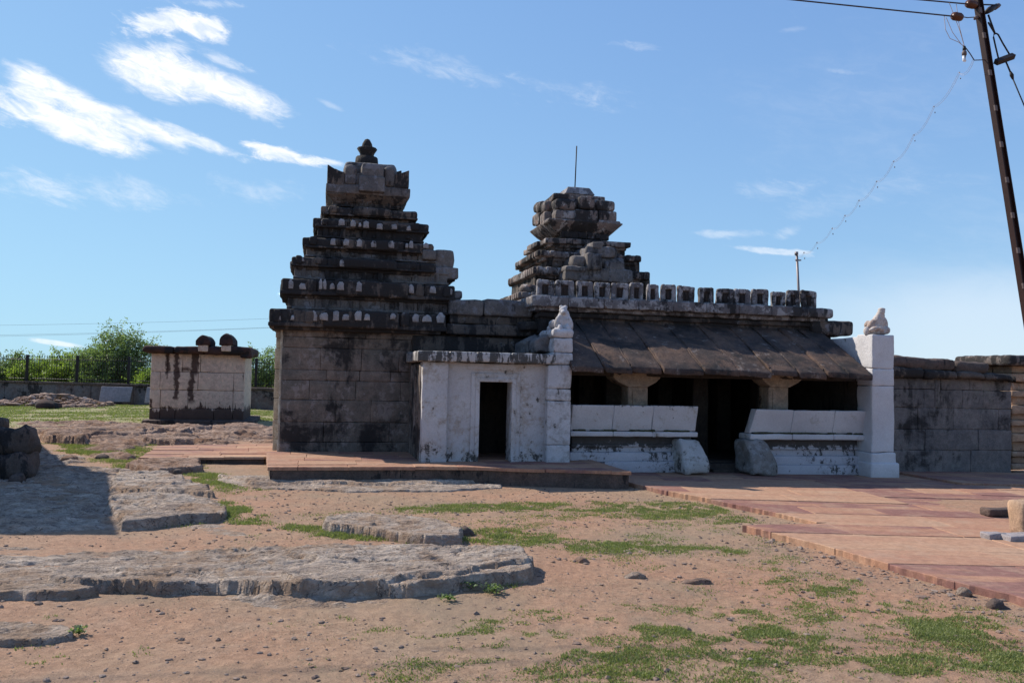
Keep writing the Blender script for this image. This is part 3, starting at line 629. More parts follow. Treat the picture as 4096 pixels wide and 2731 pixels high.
tier1('recessed_band', 1270, 1690, 902, 950, 19.05, 'darker', r=.02, amp=.014)
tier1('cornice', 1264, 1716, 870, 907, 18.98, 'darker', 'c5', teeth=True)
tier1('cornice', 1296, 1670, 822, 858, 19.15, 'dark', teeth=True, r=.07)
tier1('recessed_band', 1330, 1592, 796, 824, 19.42, 'darker', r=.02, amp=.014)
# stepped blocks on the right flank of the tower
mb = MB(); slab(mb, 1738, 1818, 995, 1075, 18.85, 20.8, r=.08, amp=.03); slab(mb, 1640, 1832, 1072, 1118, 18.75, 21, r=.03, amp=.025, xref=1832)
slab(mb, 1800, 1852, 1160, 1200, 18.5, 20.6, r=.08, amp=.03); slab(mb, 1690, 1745, 1000, 1040, 18.72, 20, r=.05, amp=.02, xref=1740)
part('flank_blocks', mb, [M['band']], TM)
# crown of the left tower
def crown1():
    vf = 19.22; mb = MB(); u0, z0 = P(1322, 808, vf+.2); u1 = pu(1600, 812, vf+.2); um = (u0+u1)/2
    U0, Z1 = P(1306, 765, vf); U1 = pu(1639, 772, vf); hw = (U1-U0)/2; cu = (U0+U1)/2
    def fl(p):
        t = sstep((p[:, 2]-z0)/(Z1-z0), 0, 1); s = .80+.20*t; p[:, 0] = cu+(p[:, 0]-cu)*s; p[:, 1] = VC+(p[:, 1]-VC)*s; return p
    mb.box(U0, U1, VC-hw, VC+hw, z0, Z1, .1, .04, .02, warp=fl)
    part('crown_bowl', mb, [M['dark']], TM)
    mb = MB(); z2 = pz(1306, 732, vf)
    mb.box(U0-.01, U1+.01, VC-hw-.01, VC+hw+.01, Z1-.02, z2, .1, .03, .015)
    Zt = pz(1472, 668, vf); mb.box(U0+.06, U1-.06, VC-hw+.05, VC+hw-.05, z2-.03, Zt-.13, .1, .06, .02)
    mb.box(pu(1376, 700, vf), pu(1590, 700, vf), VC-hw*.75, VC+hw*.75, Zt-.2, pz(1472, 650, vf+.3), .1, .12, .02)
    part('crown_block', mb, [M['band']], TM)
    def horn(xa, xb, ytl, ytr, yb, vq, dep):      # upturned corner leaf
        a, b = pu(xa, yb, vq), pu(xb, yb, vq); zb_ = pz(xa, yb, vq); zl, zr = pz(xa, ytl, vq), pz(xb, ytr, vq); h = max(zl, zr)-zb_
        def wp(p):
            t = (p[:, 0]-a)/(b-a); top = zl*(1-t)**1.6+zr*(1-(1-t)**1.6) if zl > zr else zl*(1-t**1.6)+zr*t**1.6
            p[:, 2] = zb_+(p[:, 2]-zb_)/h*(top-zb_); return p
        m2 = MB(); m2.box(a, b, vq, vq+dep, zb_, zb_+h, .05, .03, .008, warp=wp); part('corner_horn', m2, [M['dark']], TM)
    horn(1308, 1378, 655, 690, 738, vf-.03, .45); horn(1580, 1636, 694, 680, 750, vf-.03, .45)
    horn(1338, 1385, 672, 690, 720, vf+1.2, .4); horn(1560, 1606, 690, 680, 730, vf+1.2, .4)
    for xa, xb, yt, yb, dv, r in ((1376, 1430, 651, 738, -.05, .12), (1446, 1535, 649, 760, -.16, .06), (1436, 1540, 700, 762, -.20, .03), (1535, 1582, 660, 745, -.05, .12)):
        m2 = MB(); slab(m2, xa, xb, yt, yb, vf+dv, vf+.5, r=r, amp=.012, seg=.05); part('crown_lobe', m2, [M['band']], TM)
    m2 = MB(); c = (cu-.02, VC, 0); zz = [pz(1468, y, VC) for y in (652, 632, 628, 615, 598, 600, 590, 575, 560, 556)]; k = 41/F*VC
    m2.lathe(c, [(k*1.05, zz[0]-.25), (k*1.12, zz[0]), (k*1.05, zz[1]), (k*.62, zz[1]+.01), (k*.66, zz[2])], 12, amp=.012)
    part('crown_disc', m2, [M['dark']], TM)
    m2 = MB(); m2.lathe(c, [(k*.6, zz[2]-.02), (k*.7, zz[3]), (k*.98, zz[4]), (k*.94, zz[4]+.02), (k*.5, zz[4]-.02)], 12, amp=.01)
    m2.lathe(c, [(k*.42, zz[4]-.04), (k*.52, zz[4]+.03), (k*.54, zz[6]), (k*.46, zz[7]), (k*.25, zz[8]), (.01, zz[9])], 14, amp=.004)
    part('finial', m2, [M['dark']], TM)
crown1()

# --- link between the two shrines
mb = MB(); mb.box(2.3, 5.0, 18.5, 22.5, 2.2, pz(1800, 1300, 18.5), .3, .02, .01)
slab(mb, 1785, 2150, 1292, 1335, 18.2, 21, r=.05, amp=.02); slab(mb, 1650, 2230, 1340, 1406, 18.32, 21, r=.03, amp=.015)
slab(mb, 1800, 2150, 1258, 1294, 18.35, 21.5, r=.04, amp=.02); slab(mb, 2080, 2170, 1284, 1320, 18.0, 19, r=.06, amp=.03)
part('vestibule_wall', mb, [M['darker']], TM)
for a, b, y0, y1 in ((1795, 1936, 1194, 1258), (1938, 2132, 1193, 1262)):
    mb = MB(); slab(mb, a, b, y0, y1, 18.25, 21.6, r=.07, amp=.02); part('roof_block', mb, [M['band']], TM)

# --- whitewashed porch
VP = 16.3; u0, u1 = pu(1690, 1640, VP-.2), pu(2283, 1650, 16.1); zp = .17; zt = pz(1690, 1445, VP-.2)
d0, d1 = pu(1914, 1700, VP), pu(2044, 1700, VP); zd = pz(1916, 1526, VP)
mb = MB()
pa, pb = pu(1792, 1640, VP), pu(2186, 1640, VP)
mb.box(u0+.05, d0, VP, VP+.45, zp, zt, .1, .02, .014, 1.6); mb.box(d1, u1-.05, VP, VP+.45, zp, zt, .1, .02, .014, 1.6)
mb.box(d0-.01, d1+.01, VP+.004, VP+.45, zd, zt-.003, .12, .012, .005)
part('porch_wall', mb, [M['porch']], TM)
mb = MB(); mb.box(u0, pu(1792, 1600, VP-.12), VP-.12, VP+.3, zp-.02, zt+.004, .08, .035, .018, 2)
part('pilaster', mb, [M['porch']], TM)
# mouldings round the doorway
mb = MB(); fw = .17
for k, (w, dv) in enumerate(((.17, .03), (.08, .055))):
    mb.box(d0-w, d0+.004*k, VP-dv, VP+.3, zp-.01, zd+w+.004*k, .15, .01, .004); mb.box(d1-.004*k, d1+w, VP-dv, VP+.3, zp-.01, zd+w+.004*k, .15, .01, .004)
    mb.box(d0-w+.01, d1+w-.01, VP-dv+.003, VP+.3, zd, zd+w, .15, .01, .004)
mb.box(d0-.25, d1+.3, VP-.02, VP+.2, zd+.24, zd+.36, .15, .01, .004)
part('door_frame', mb, [M['porch']], TM)
mb = MB(); mb.box(u0+.04, u0+.4, VP+.3, 18.45, zp, zt-.02, .2, .02, .01)
for k in range(5): mb.box(u0-.03+.01*(k % 2), u0+.1, VP+.1+k*.42, VP+.1+k*.42+.24, zp, zt-.05, .2, .03, .01)
part('porch_side_wall', mb, [M['pink']], TM)
mb = MB(); mb.box(u0+.4, 4.9, 18.2, 18.45, zp, zt, .5, .01, .004); mb.box(4.72, 4.95, VP+.4, 18.3, zp, zt, .5, .01, .004); mb.box(u0+.3, 4.9, VP, 18.4, zp-.1, zp+.015, .6, .01, .004)
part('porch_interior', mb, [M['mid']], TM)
mb = MB(); z0, z1 = pz(1684, 1443, VP-.25), pz(1684, 1401, VP-.25)
ue = pu(1626, 1420, 17.2); e = pu(2232, 1430, VP-.25); uu = u0-.12
for k, w in enumerate((.62, .55, .7, .64, 9)):
    b = min(uu+w, e); mb.box(uu+.003, b-.003, VP-.25+RB.uniform(-.01, .01), 18.4, z0, z1, .1, .03, .014, 4, col=RB.random()); uu = b
    if b >= e: break
part('porch_roof', mb, [M['lintel']], TM)
def pillar(name, xl, xr, ytop, v, zb, mat, dep, flare=0, label=None, lean=0):
    u0, u1 = pu(xl, 1600, v), pu(xr, 1600, v); zt = pz(xl, ytop, v); mb = MB(); hs = [zb, zb+(zt-zb)*.2*(1 if not flare else .9), zb+(zt-zb)*.64, zb+(zt-zb)*.76, zt]
    for i in range(4):
        g = .04 if (flare and i == 0) else RB.uniform(-.004, .004); mb.box(u0-g, u1+g, v-g*.5, v+dep, hs[i]+.003, hs[i+1]-.003, .07, .03, .018, 3, col=RB.random())
        if flare and i == 0: mb.box(u0-.08, u1+.09, v-.08, v+dep, zb, zb+.36, .09, .05, .012, 4)
    return part(name, mb, [mat], TM, label=label), u0, u1, zt
pillar('end_pillar', 2190, 2284, 1458, 16.1, .16, M['pill'], .5)
pillar('end_pillar', 3489, 3577, 1335, 16.1, -.16, M['pillr'], .55, flare=1)
mb = MB(); ul, ur = pu(2212, 1400, 16.12), pu(2295, 1400, 16.12); z0, z1, z2 = pz(2220, 1456, 16.12), pz(2220, 1410, 16.12), pz(2220, 1318, 16.12)
mb.box(ul-.01, ur-.02, 16.09, 17.2, z0, z1, .08, .03, .01, 4); mb.box(ul+.01, ur-.01, 16.12, 17.4, z1+.004, z1+.30, .07, .04, .018, 5)
def tpw(p):
    t = np.clip((p[:, 2]-z1-.3)/(z2-z1-.3), 0, 1); c = (ul+ur)/2; p[:, 0] = c+(p[:, 0]-c)*(1-.10*t**2); return p
mb.box(ul-.03, ur+.012, 16.10, 17.3, z1+.30, z2+.03, .06, .09, .03, 6, warp=tpw)
def wsl(p):
    t = np.clip((ul+.05-p[:, 0])/.32, 0, 1); p[:, 2] = z1+(p[:, 2]-z1)*(1-.42*t); return p
part('pillar_top', mb, [M['pill']], TM)
mb = MB(); mb.box(ul-.27, ul+.06, 16.45, 18.3, z1, z2-.03, .06, .05, .05, 5, warp=wsl); part('wing_wall', mb, [M['greyw']], TM)

# --- hall: end walls, back wall, floor, ceiling
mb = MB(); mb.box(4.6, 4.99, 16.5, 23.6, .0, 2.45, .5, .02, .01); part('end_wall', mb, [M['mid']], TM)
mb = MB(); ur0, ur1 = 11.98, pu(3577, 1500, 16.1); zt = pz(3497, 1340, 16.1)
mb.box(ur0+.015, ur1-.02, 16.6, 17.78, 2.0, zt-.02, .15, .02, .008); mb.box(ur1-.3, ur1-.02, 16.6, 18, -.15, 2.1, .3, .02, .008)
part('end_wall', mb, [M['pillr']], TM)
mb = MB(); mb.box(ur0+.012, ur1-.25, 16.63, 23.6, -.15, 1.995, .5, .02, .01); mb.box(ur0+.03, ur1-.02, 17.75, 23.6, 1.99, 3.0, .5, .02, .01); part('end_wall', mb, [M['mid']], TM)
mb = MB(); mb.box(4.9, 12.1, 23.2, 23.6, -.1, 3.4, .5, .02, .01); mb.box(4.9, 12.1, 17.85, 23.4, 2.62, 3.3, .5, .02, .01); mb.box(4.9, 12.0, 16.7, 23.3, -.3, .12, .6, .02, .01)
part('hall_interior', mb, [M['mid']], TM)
for u in (6.7, 8.9, 10.6):
    for v in (18.5, 20.6):
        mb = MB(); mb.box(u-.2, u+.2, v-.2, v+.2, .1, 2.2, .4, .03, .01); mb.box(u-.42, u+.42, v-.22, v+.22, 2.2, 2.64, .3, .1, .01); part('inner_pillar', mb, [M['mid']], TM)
for xs, cap in (((2512, 2592), (2452, 2640)), ((3074, 3154), (3040, 3212))):
    v = 16.75; mb = MB(); a, b = pu(xs[0], 1580, v), pu(xs[1], 1580, v); ca, cb = pu(cap[0], 1510, v), pu(cap[1], 1510, v); zt, zc = pz(cap[0], 1498, v), pz(xs[0], 1546, v)
    mb.box(a, b, v, v+.42, .1, zc, .12, .03, .006)
    ch = .045; mb.box(a+.10, b-.10, v-.02, v+.44, 1.0, zc-.08, .12, .01, .004)
    pl = part('pillar', mb, [M['capital']], TM)
    m2 = MB(); um = (a+b)/2
    def cw(p):
        t = np.clip((p[:, 2]-zc)/(zt-.1-zc), 0, 1); lo = (b-a)/(cb-ca); s = lo+(1-lo)*t; p[:, 0] = um+(p[:, 0]-um)*s; return p
    m2.box(ca, cb, v-.03, v+.45, zc-.01, zt+.05, .08, .02, .008, warp=cw)
    part('capital', m2, [M['capital']], pl)
mb = MB(); zt = 2.13; mb.box(5.0, 12.0, 16.72, 17.25, 1.98, 2.12, .3, .02, .008); part('eave_beam', mb, [M['mid']], TM)

# --- seat walls of the hall with leaning stone backs
def seat(xl, xr, ytl, yledge, yl2, yb, flip, zb):
    v = 16.38; a, b = pu(xl, 1680, v), pu(xr, 1690, v); zt = pz(xl+20, ytl, 16.3); zl = pz(xl+20, yledge, v); zl2 = pz(xl+20, yl2, v)
    mb = MB(); n = 3; rnd = random.Random(int(xl)); cuts = [a]+[a+(b-a)*(k+rnd.uniform(-.12, .12))/n for k in range(1, n)]+[b]
    def lean(p): p[:, 1] -= .12*np.clip((p[:, 2]-zl)/(zt-zl), 0, 1); 
    def wl(p):
        t = np.clip((p[:, 2]-zl)/(zt-zl), 0, 1); p[:, 1] -= .14*t
        if flip: p[:, 0] += .09*t*np.clip((a+.6-p[:, 0])/.6, 0, 1)
        return p
    for k in range(n): mb.box(cuts[k]+.002, cuts[k+1]-.002, v+.06+rnd.uniform(-.006, .006), v+.30, zl, zt+rnd.uniform(-.012, .008), .1, .02, .009, 4, warp=wl, col=rnd.random())
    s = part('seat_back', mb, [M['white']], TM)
    mm = MB(); x = a+.05
    while x < b-.15:
        w = rnd.uniform(.08, .3)
        if rnd.random() < .75: mm.box(x, x+w, v-.0, v+.12, zl-.02, zl+rnd.uniform(.008, .03), .03, .012, .008, 9)
        x += w
    part('moss', mm, [M['moss']], s)['kind'] = 'stuff'
    mb = MB(); 
    for k in range(n): mb.box(cuts[k]-.02*(k == 0)+.002, cuts[k+1]+.02*(k == n-1)-.002, v-.02, v+.5, zl2, zl-.012, .1, .025, .012, 4)
    part('seat_ledge', mb, [M['white']], TM)
    mb = MB(); mb.box(a+.1, b, v+.27, v+.7, zb, zl2+.01, .12, .02, .012, 4)
    z_ = zl2; mb.box(a+.08, b, v+.22, v+.6, zl2-.24, zl2-.17, .12, .03, .012, 4); mb.box(a+.02, b, v+.14, v+.6, zb+.22, zb+.42, .12, .03, .014, 4); mb.box(a, b, v+.06, v+.6, zb, zb+.23, .12, .02, .012, 4)
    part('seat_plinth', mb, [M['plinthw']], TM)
seat(2286, 2788, 1618, 1722, 1745, 1880, False, -.04)
seat(3003, 3482, 1637, 1733, 1758, 1905, True, -.12)
for xs, zb, lab in (((2738, 2850), -.03, 0), ((3012, 3122), -.06, 1)):   # curved balustrades at the steps
    v = 15.95; a, b = pu(xs[0], 1830, v), pu(xs[1], 1830, v); zt = pz(xs[0], 1762, v)
    def bw(p):
        t = np.clip((p[:, 2]-zb)/(zt-zb), 0, 1)
        p[:, 1] += .34*t**2.2*np.clip(1-(p[:, 1]-v)/.6, 0, 1); p[:, 0] += (-1)*(p[:, 0]-(a if lab == 0 else a))*.22*t; return p
    mb = MB(); mb.box(a, b, v, v+.85, zb, zt, .06, .09, .04, 3.5, warp=bw); part('balustrade', mb, [M['dirtyl'] if lab == 0 else M['dirtyw']], TM)
mb = MB(); mb.box(pu(2850, 1850, 16.6), pu(3010, 1850, 16.6), 16.55, 17.3, -.1, .02, .2, .02, .008); mb.box(pu(2850, 1850, 16.6), pu(3010, 1850, 16.6), 16.95, 17.4, -.1, .16, .2, .02, .008)
part('threshold', mb, [M['mid']], TM)

# --- sloping slab roof over the front aisle
zE = pz(2300, 1466, 15.85); zT = pz(2300, 1274, 17.7); js = [2286, 2421, 2528, 2655, 2815, 2956, 3090, 3197, 3308, 3395, 3492]
ths = .125
for k in range(len(js)-1):
    a, b = pu(js[k], 1480, 15.85), pu(js[k+1], 1490, 15.85); e = random.Random(k).uniform(-.07, .05); dz = random.Random(k+50).uniform(-.03, .03)
    if k == 0: a += .02
    def wr(p, a=a, b=b, e=e, dz=dz):
        t = (p[:, 1]-15.85)/(17.9-15.85); s = (p[:, 0]-a)/(b-a)
        p[:, 2] += zE-ths+(zT-zE)*(t+.10*t*(1-t)) + dz*.6*(1-t) + (.5-s)*.03; p[:, 1] += e*(1-t); return p
    mb = MB(); mb.box(a+.004, b-.004, 15.85, 17.9, 0, ths, .08, .03, .022, 2.5, warp=wr, col=random.Random(k).random()); part('roof_slab', mb, [M['roof']], TM)
    if k:   # cover strip over each joint
        a0 = a
        def ws(p, a=a0):
            t = (p[:, 1]-15.85)/(17.9-15.85); p[:, 2] += zE+(zT-zE)*(t+.10*t*(1-t)); return p
        m2 = MB(); m2.box(a-.022, a+.018, 15.97, 17.8, -.03, .014, .12, .015, .012, 5, warp=ws); part('joint_strip', m2, [M['roof']], TM)
mb = MB(); zc = pz(2133, 1222, 17.5); mb.box(4.75, 12.0, 17.82, 19.6, zT-.35, zc+.02, .2, .02, .014); mb.box(4.72, 12.1, 17.74, 19.6, zT+.02, zT+.12, .12, .03, .02)
part('upper_wall', mb, [M['darker']], TM)
mb = MB(); zc1 = pz(2133, 1180, 17.5); ua, ub = pu(2130, 1200, 17.5), pu(3338, 1250, 17.5); n = 9; cu = [ua+(ub-ua)*k/n for k in range(n+1)]
for k in range(n): mb.box(cu[k]+.002, cu[k+1]-.002, 17.5+RB.uniform(-.012, .012), 19.4, zc, zc1+RB.uniform(-.006, .006), .1, .07 if k == n-1 else .03, .02, 3, col=RB.random())
mb.box(ua+.1, ub-.12, 17.68, 19.4, zc-.09, zc+.01, .15, .03, .02)
part('hall_cornice', mb, [M['merlon']], TM)
mb = MB(); mb.box(4.8, ub-.1, 18.0, 24.0, 3.2, zc1-.04, .5, .03, .015); slab(mb, 3250, 3417, 1284, 1344, 17.65, 22, r=.09, amp=.02, xref=3417); part('hall_roof', mb, [M['dark']], TM)
par = [(2146, 2219, 1115), (2223, 2301, 1118), (2308, 2376, 1122), (2379, 2443, 1127), (2444, 2517, 1129), (2520, 2575, 1128), (2588, 2638, 1134), (2644, 2707, 1135), (2711, 2781, 1141), (2797, 2860, 1147), (2866, 2936, 1150), (2938, 3006, 1153), (3009, 3077, 1153), (3088, 3145, 1164), (3149, 3203, 1157), (3208, 3271, 1160)]
for k, (xa, xb, yt) in enumerate(par):
    v = 17.7; a, b = pu(xa, yt+30, v), pu(xb, yt+30, v); z0 = zc1-.03; z1 = pz(xa, yt, v); rn = random.Random(k+7); t0 = rn.uniform(-.03, .05); t1 = rn.uniform(-.04, .04); tw = rn.uniform(-.02, .02)
    nw = (b-a)*.16; um = (a+b)/2; zn0, zn1 = z0+(z1-z0)*.18, z0+(z1-z0)*.72; dep = .14; a += .012; mb = MB()
    def wp(p, z0=z0, z1=z1, um=um, t0=t0, t1=t1, tw=tw):
        t = (p[:, 2]-z0)/(z1-z0); p[:, 0] += (p[:, 0]-um)*t0*3*(t-.5) + tw*t; p[:, 2] += t*t1*(p[:, 0]-um)*1.2; return p
    mb.box(a, um-nw, v, v+dep, z0, z1, .04, .055, .014, 6, warp=wp, seed=k); mb.box(um+nw, b, v, v+dep, z0, z1-.004, .04, .055, .014, 6, warp=wp, seed=k)
    mb.box(um-nw-.03, um+nw+.03, v+.004, v+dep-.004, z0+.002, zn0, .05, .012, .006, 5, warp=wp, seed=k); mb.box(um-nw-.03, um+nw+.03, v+.005, v+dep-.005, zn1, z1-.006, .05, .025, .006, 5, warp=wp, seed=k)
    o = part('parapet_stone', mb, [M['merlon']], TM)
    m2 = MB(); m2.box(um-nw-.02, um+nw+.02, v+.045, v+dep-.012, zn0-.02, zn1+.02, .05, .01, .006, 5, warp=wp); m2.box(um-nw*.55, um+nw*.5, v+.02, v+.09, zn0, zn1-.04, .04, .04, .01, 5, warp=wp)
    part('niche_figure', m2, [M['niche']], o)

# --- right-hand tower
VD = 21.85
def tier2(name, xl, xr, yt, yb, v, mat='tower', r=.045, amp=.02, teeth=0, under=True):
    mb = MB(); a = slab(mb, xl, xr, yt, yb, v, 2*VD-v, r=r, amp=amp, seg=.1)
    if name == 'cornice':
        w = a[1]-a[0]; mb.box(a[0]-.08, a[0]+.3, VD-w*.25, VD+w*.22, a[2]+.01, a[3]+.012, .1, r, amp); mb.box(a[0]+.1, a[1]-.1, v+.1, 2*VD-v-.1, a[2]-.08, a[2]+.03, .15, .03, .015)
        if teeth:
            bumps(mb, a[0], v+.02, 2*VD-v-.1, a[2]+.02, a[3], .17, .045, .06)
            u = a[0]+.02
            while u < a[0]+teeth: mb.box(u, u+.17, v-.055, v+.1, a[2]+.02, a[3]+.012, .08, .045, .006, 4); u += .24
            u = a[1]-.2
            for k in range(3): mb.box(u, u+.17, v-.05, v+.1, a[2]+.02, a[3]+.01, .08, .045, .006, 4); u -= .26
    if name != 'cornice':
        rn = random.Random(int(xl)); x = a[0]+.08; hh = a[3]-a[2]
        while x < a[1]-.15:
            mb.box(x, x+rn.uniform(.07, .14), v-.04-rn.uniform(0, .03), v+.1, a[2]+hh*.1, a[3]-hh*.1, .06, .025, .02, 6, col=rn.random()); x += rn.uniform(.22, .42)
    part(name, mb, [M[mat]], TM)
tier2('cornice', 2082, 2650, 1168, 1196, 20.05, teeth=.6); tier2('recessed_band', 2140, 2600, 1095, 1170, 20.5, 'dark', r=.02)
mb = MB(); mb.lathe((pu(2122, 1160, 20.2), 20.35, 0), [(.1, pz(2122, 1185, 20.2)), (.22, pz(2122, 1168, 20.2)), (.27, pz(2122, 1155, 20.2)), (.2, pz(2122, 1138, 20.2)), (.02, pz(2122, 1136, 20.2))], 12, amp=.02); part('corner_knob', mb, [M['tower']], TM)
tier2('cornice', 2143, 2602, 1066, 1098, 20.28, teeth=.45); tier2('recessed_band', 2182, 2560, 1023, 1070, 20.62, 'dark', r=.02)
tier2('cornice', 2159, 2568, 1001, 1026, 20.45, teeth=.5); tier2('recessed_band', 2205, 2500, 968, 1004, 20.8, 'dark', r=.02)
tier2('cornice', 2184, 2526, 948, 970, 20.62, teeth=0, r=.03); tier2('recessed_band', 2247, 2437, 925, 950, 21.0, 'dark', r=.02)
def crown2():
    vf = 20.95; u0, u1 = pu(2190, 885, vf), pu(2486, 890, vf); cu = (u0+u1)/2; hw = (u1-u0)/2; z0, z1 = pz(2240, 938, vf+.1), pz(2190, 880, vf)
    def fl(p):
        t = np.clip((p[:, 2]-z0)/(z1-z0), 0, 1); s = .66+.34*t**.8; p[:, 0] = cu+(p[:, 0]-cu)*s; p[:, 1] = VD+(p[:, 1]-VD)*s; return p
    mb = MB(); mb.box(u0, u1, VD-hw, VD+hw, z0, z1+.03, .09, .04, .025, warp=fl); part('crown_bowl', mb, [M['tower']], TM)
    mb = MB(); mb.box(cu-hw*.78, cu+hw*.78, VD-hw*.78, VD+hw*.78, z1-.05, pz(2300, 792, vf), .1, .1, .02); part('crown_core', mb, [M['tower']], TM)
    vf = VD-hw*.9
    for xa, xb, yt, yb, dv, r in ((2222, 2300, 838, 872, .03, .03), (2302, 2392, 836, 894, -.08, .03), (2394, 2468, 841, 884, .02, .03), (2192, 2290, 870, 888, -.02, .03), (2395, 2484, 878, 898, -.04, .03),
                                  (2220, 2316, 790, 837, .06, .10), (2318, 2382, 780, 834, -.06, .05), (2384, 2462, 798, 842, .05, .07)):
        m2 = MB(); slab(m2, xa, xb, yt, yb, vf+dv, vf+.55, r=r+.02, amp=.012, seg=.05); part('crown_stone', m2, [M['tower']], TM)
    for k, (y0, y1, r) in enumerate(((845, 898, .04), (798, 846, .1))):      # stones along the left side
        for j, vq in enumerate((vf+.45, vf+1.15, vf+1.6)):
            m2 = MB(); a = cu-hw*.98+.04*j; m2.box(a, a+.4, vq, vq+.5, pz(2200, y1, vq), pz(2200, y0, vq)-.03*j, .06, r+.02, .012); part('crown_stone', m2, [M['tower']], TM)
    v = VD-hw*.72; mb = MB(); slab(mb, 2216, 2422, 772, 797, v, 2*VD-v, r=.03, amp=.025); part('cap_slab', mb, [M['tower']], TM)
    v = VD-.5; mb = MB(); z0, z1 = pz(2265, 770, v), pz(2265, 741, v); a, b = pu(2262, 755, v), pu(2380, 755, v); cc = (a+b)/2
    def py(p):
        t = (p[:, 2]-z0)/(z1-z0); s = 1-.26*t; p[:, 0] = cc+(p[:, 0]-cc)*s; p[:, 1] = VD+(p[:, 1]-VD)*s; return p
    mb.box(a, b, v, 2*VD-v, z0-.02, z1, .1, .03, .012, warp=py); k = 34/F*VD; mb.lathe((cc, VD, z1-.02), [(k, 0), (k*.95, .03), (k*.7, .06), (k*.3, .085), (0.01, .09)], 14, amp=.01)
    part('cap_dome', mb, [M['merlon']], TM); return cc, z1+.07
ROD = crown2()
mb = MB()   # carved gable in front of the right-hand tower
for xa, xb, yt, yb, v, r in ((2262, 2516, 1062, 1120, 19.75, .05), (2290, 2500, 1019, 1066, 19.85, .1), (2345, 2470, 982, 1024, 19.8, .08), (2372, 2414, 964, 992, 19.78, .05), (2262, 2345, 1060, 1085, 19.7, .05), (2420, 2500, 1040, 1090, 19.78, .06), (2450, 2530, 1075, 1130, 19.8, .06), (2350, 2410, 1010, 1080, 19.68, .06)):
    slab(mb, xa, xb, yt, yb, v, 20.9, r=r, amp=.04, fr=4.)
part('gable_carving', mb, [M['band']], TM)

# ------------------------------------------------------------------ carved figures on the end pillars
def sculpt(name, label, cat, balls, mat, vox=.014, group=None, base=None):
    """balls: (u, v, z, ru, rv, rz, tilt) melted into one carved body"""
    mb = MB()
    for (u, v, z, a, b, c, t) in balls:
        n, m = 14, 10; V = []
        for i in range(m+1):
            ph = math.pi*i/m
            for k in range(n):
                th = 2*math.pi*k/n; x, y, w = a*math.sin(ph)*math.cos(th), b*math.sin(ph)*math.sin(th), c*math.cos(ph)
                V.append((u + x*math.cos(t)+w*math.sin(t), v+y, z - x*math.sin(t)+w*math.cos(t)))
        mb.add(V, [[i*n+k, (i+1)*n+k, (i+1)*n+(k+1) % n, i*n+(k+1) % n] for i in range(m) for k in range(n)])
    o = solo(name, mb, [mat], label, cat, group, org=base)
    r = o.modifiers.new('r', 'REMESH'); r.mode = 'VOXEL'; r.voxel_size = vox; r.use_smooth_shade = True
    s = o.modifiers.new('s', 'SMOOTH'); s.iterations = 1; s.factor = .5
    tx = bpy.data.textures.new(name, 'CLOUDS'); tx.noise_scale = .05; d = o.modifiers.new('d', 'DISPLACE'); d.texture = tx; d.strength = .014; d.mid_level = .5; d.texture_coords = 'LOCAL'
    return o
def at(px, py, v): a, b = P(px, py, v); return a, v, b
K = 18.0/F    # metres per photo px near the pillars
def ball(px, py, v, rx, rz, rv=None, t=0):
    if px > 3000: px, py, rx, rz = 3503+(px-3506)*1.12, 1338+(py-1338)*1.06, rx*1.14, rz*1.12
    u, v_, z = at(px, py, v); k = v*1.02/F*(1.1 if px > 3000 else 1.0); return (u, v_, z, rx*k, (rv or rx)*k, rz*k, t)
sculpt('lion_statue', 'white carved crouching lion, worn smooth, on the left end pillar beside the porch', 'statue', [
    ball(2255, 1312, 16.38, 40, 16, 34), ball(2254, 1285, 16.36, 34, 34, 30), ball(2256, 1262, 16.34, 24, 26, 22), ball(2253, 1242, 16.3, 17, 18, 18), ball(2254, 1248, 16.22, 11, 10, 12),
    ball(2244, 1227, 16.32, 8, 7), ball(2262, 1228, 16.32, 9, 7), ball(2231, 1285, 16.3, 13, 30, 14, .35), ball(2279, 1288, 16.3, 12, 30, 14, -.35), ball(2216, 1298, 16.6, 22, 20, 26),
    ball(2240, 1316, 16.2, 11, 20, 14), ball(2270, 1316, 16.2, 11, 20, 14), ball(2255, 1330, 16.4, 42, 22, 40), ball(2208, 1312, 16.8, 20, 14, 30)], M['pill'], .016)
sculpt('seated_statue', 'weathered pink and white seated figure on top of the tall right end pillar', 'statue', [
    ball(3506, 1330, 16.38, 44, 12, 30), ball(3508, 1312, 16.38, 34, 22, 24), ball(3516, 1290, 16.36, 24, 28, 20), ball(3522, 1268, 16.34, 17, 18, 15), ball(3526, 1252, 16.32, 13, 15, 14),
    ball(3527, 1243, 16.32, 14, 6, 14), ball(3490, 1304, 16.36, 14, 26, 14, .5), ball(3474, 1325, 16.34, 12, 18, 13), ball(3478, 1300, 16.45, 12, 16, 14, .6), ball(3538, 1296, 16.36, 10, 26, 14, -.25), ball(3544, 1322, 16.3, 14, 14, 14),
    ball(3500, 1316, 16.2, 20, 8, 12, -.3), ball(3524, 1318, 16.2, 16, 8, 12, .3)], M['statue'], .015)

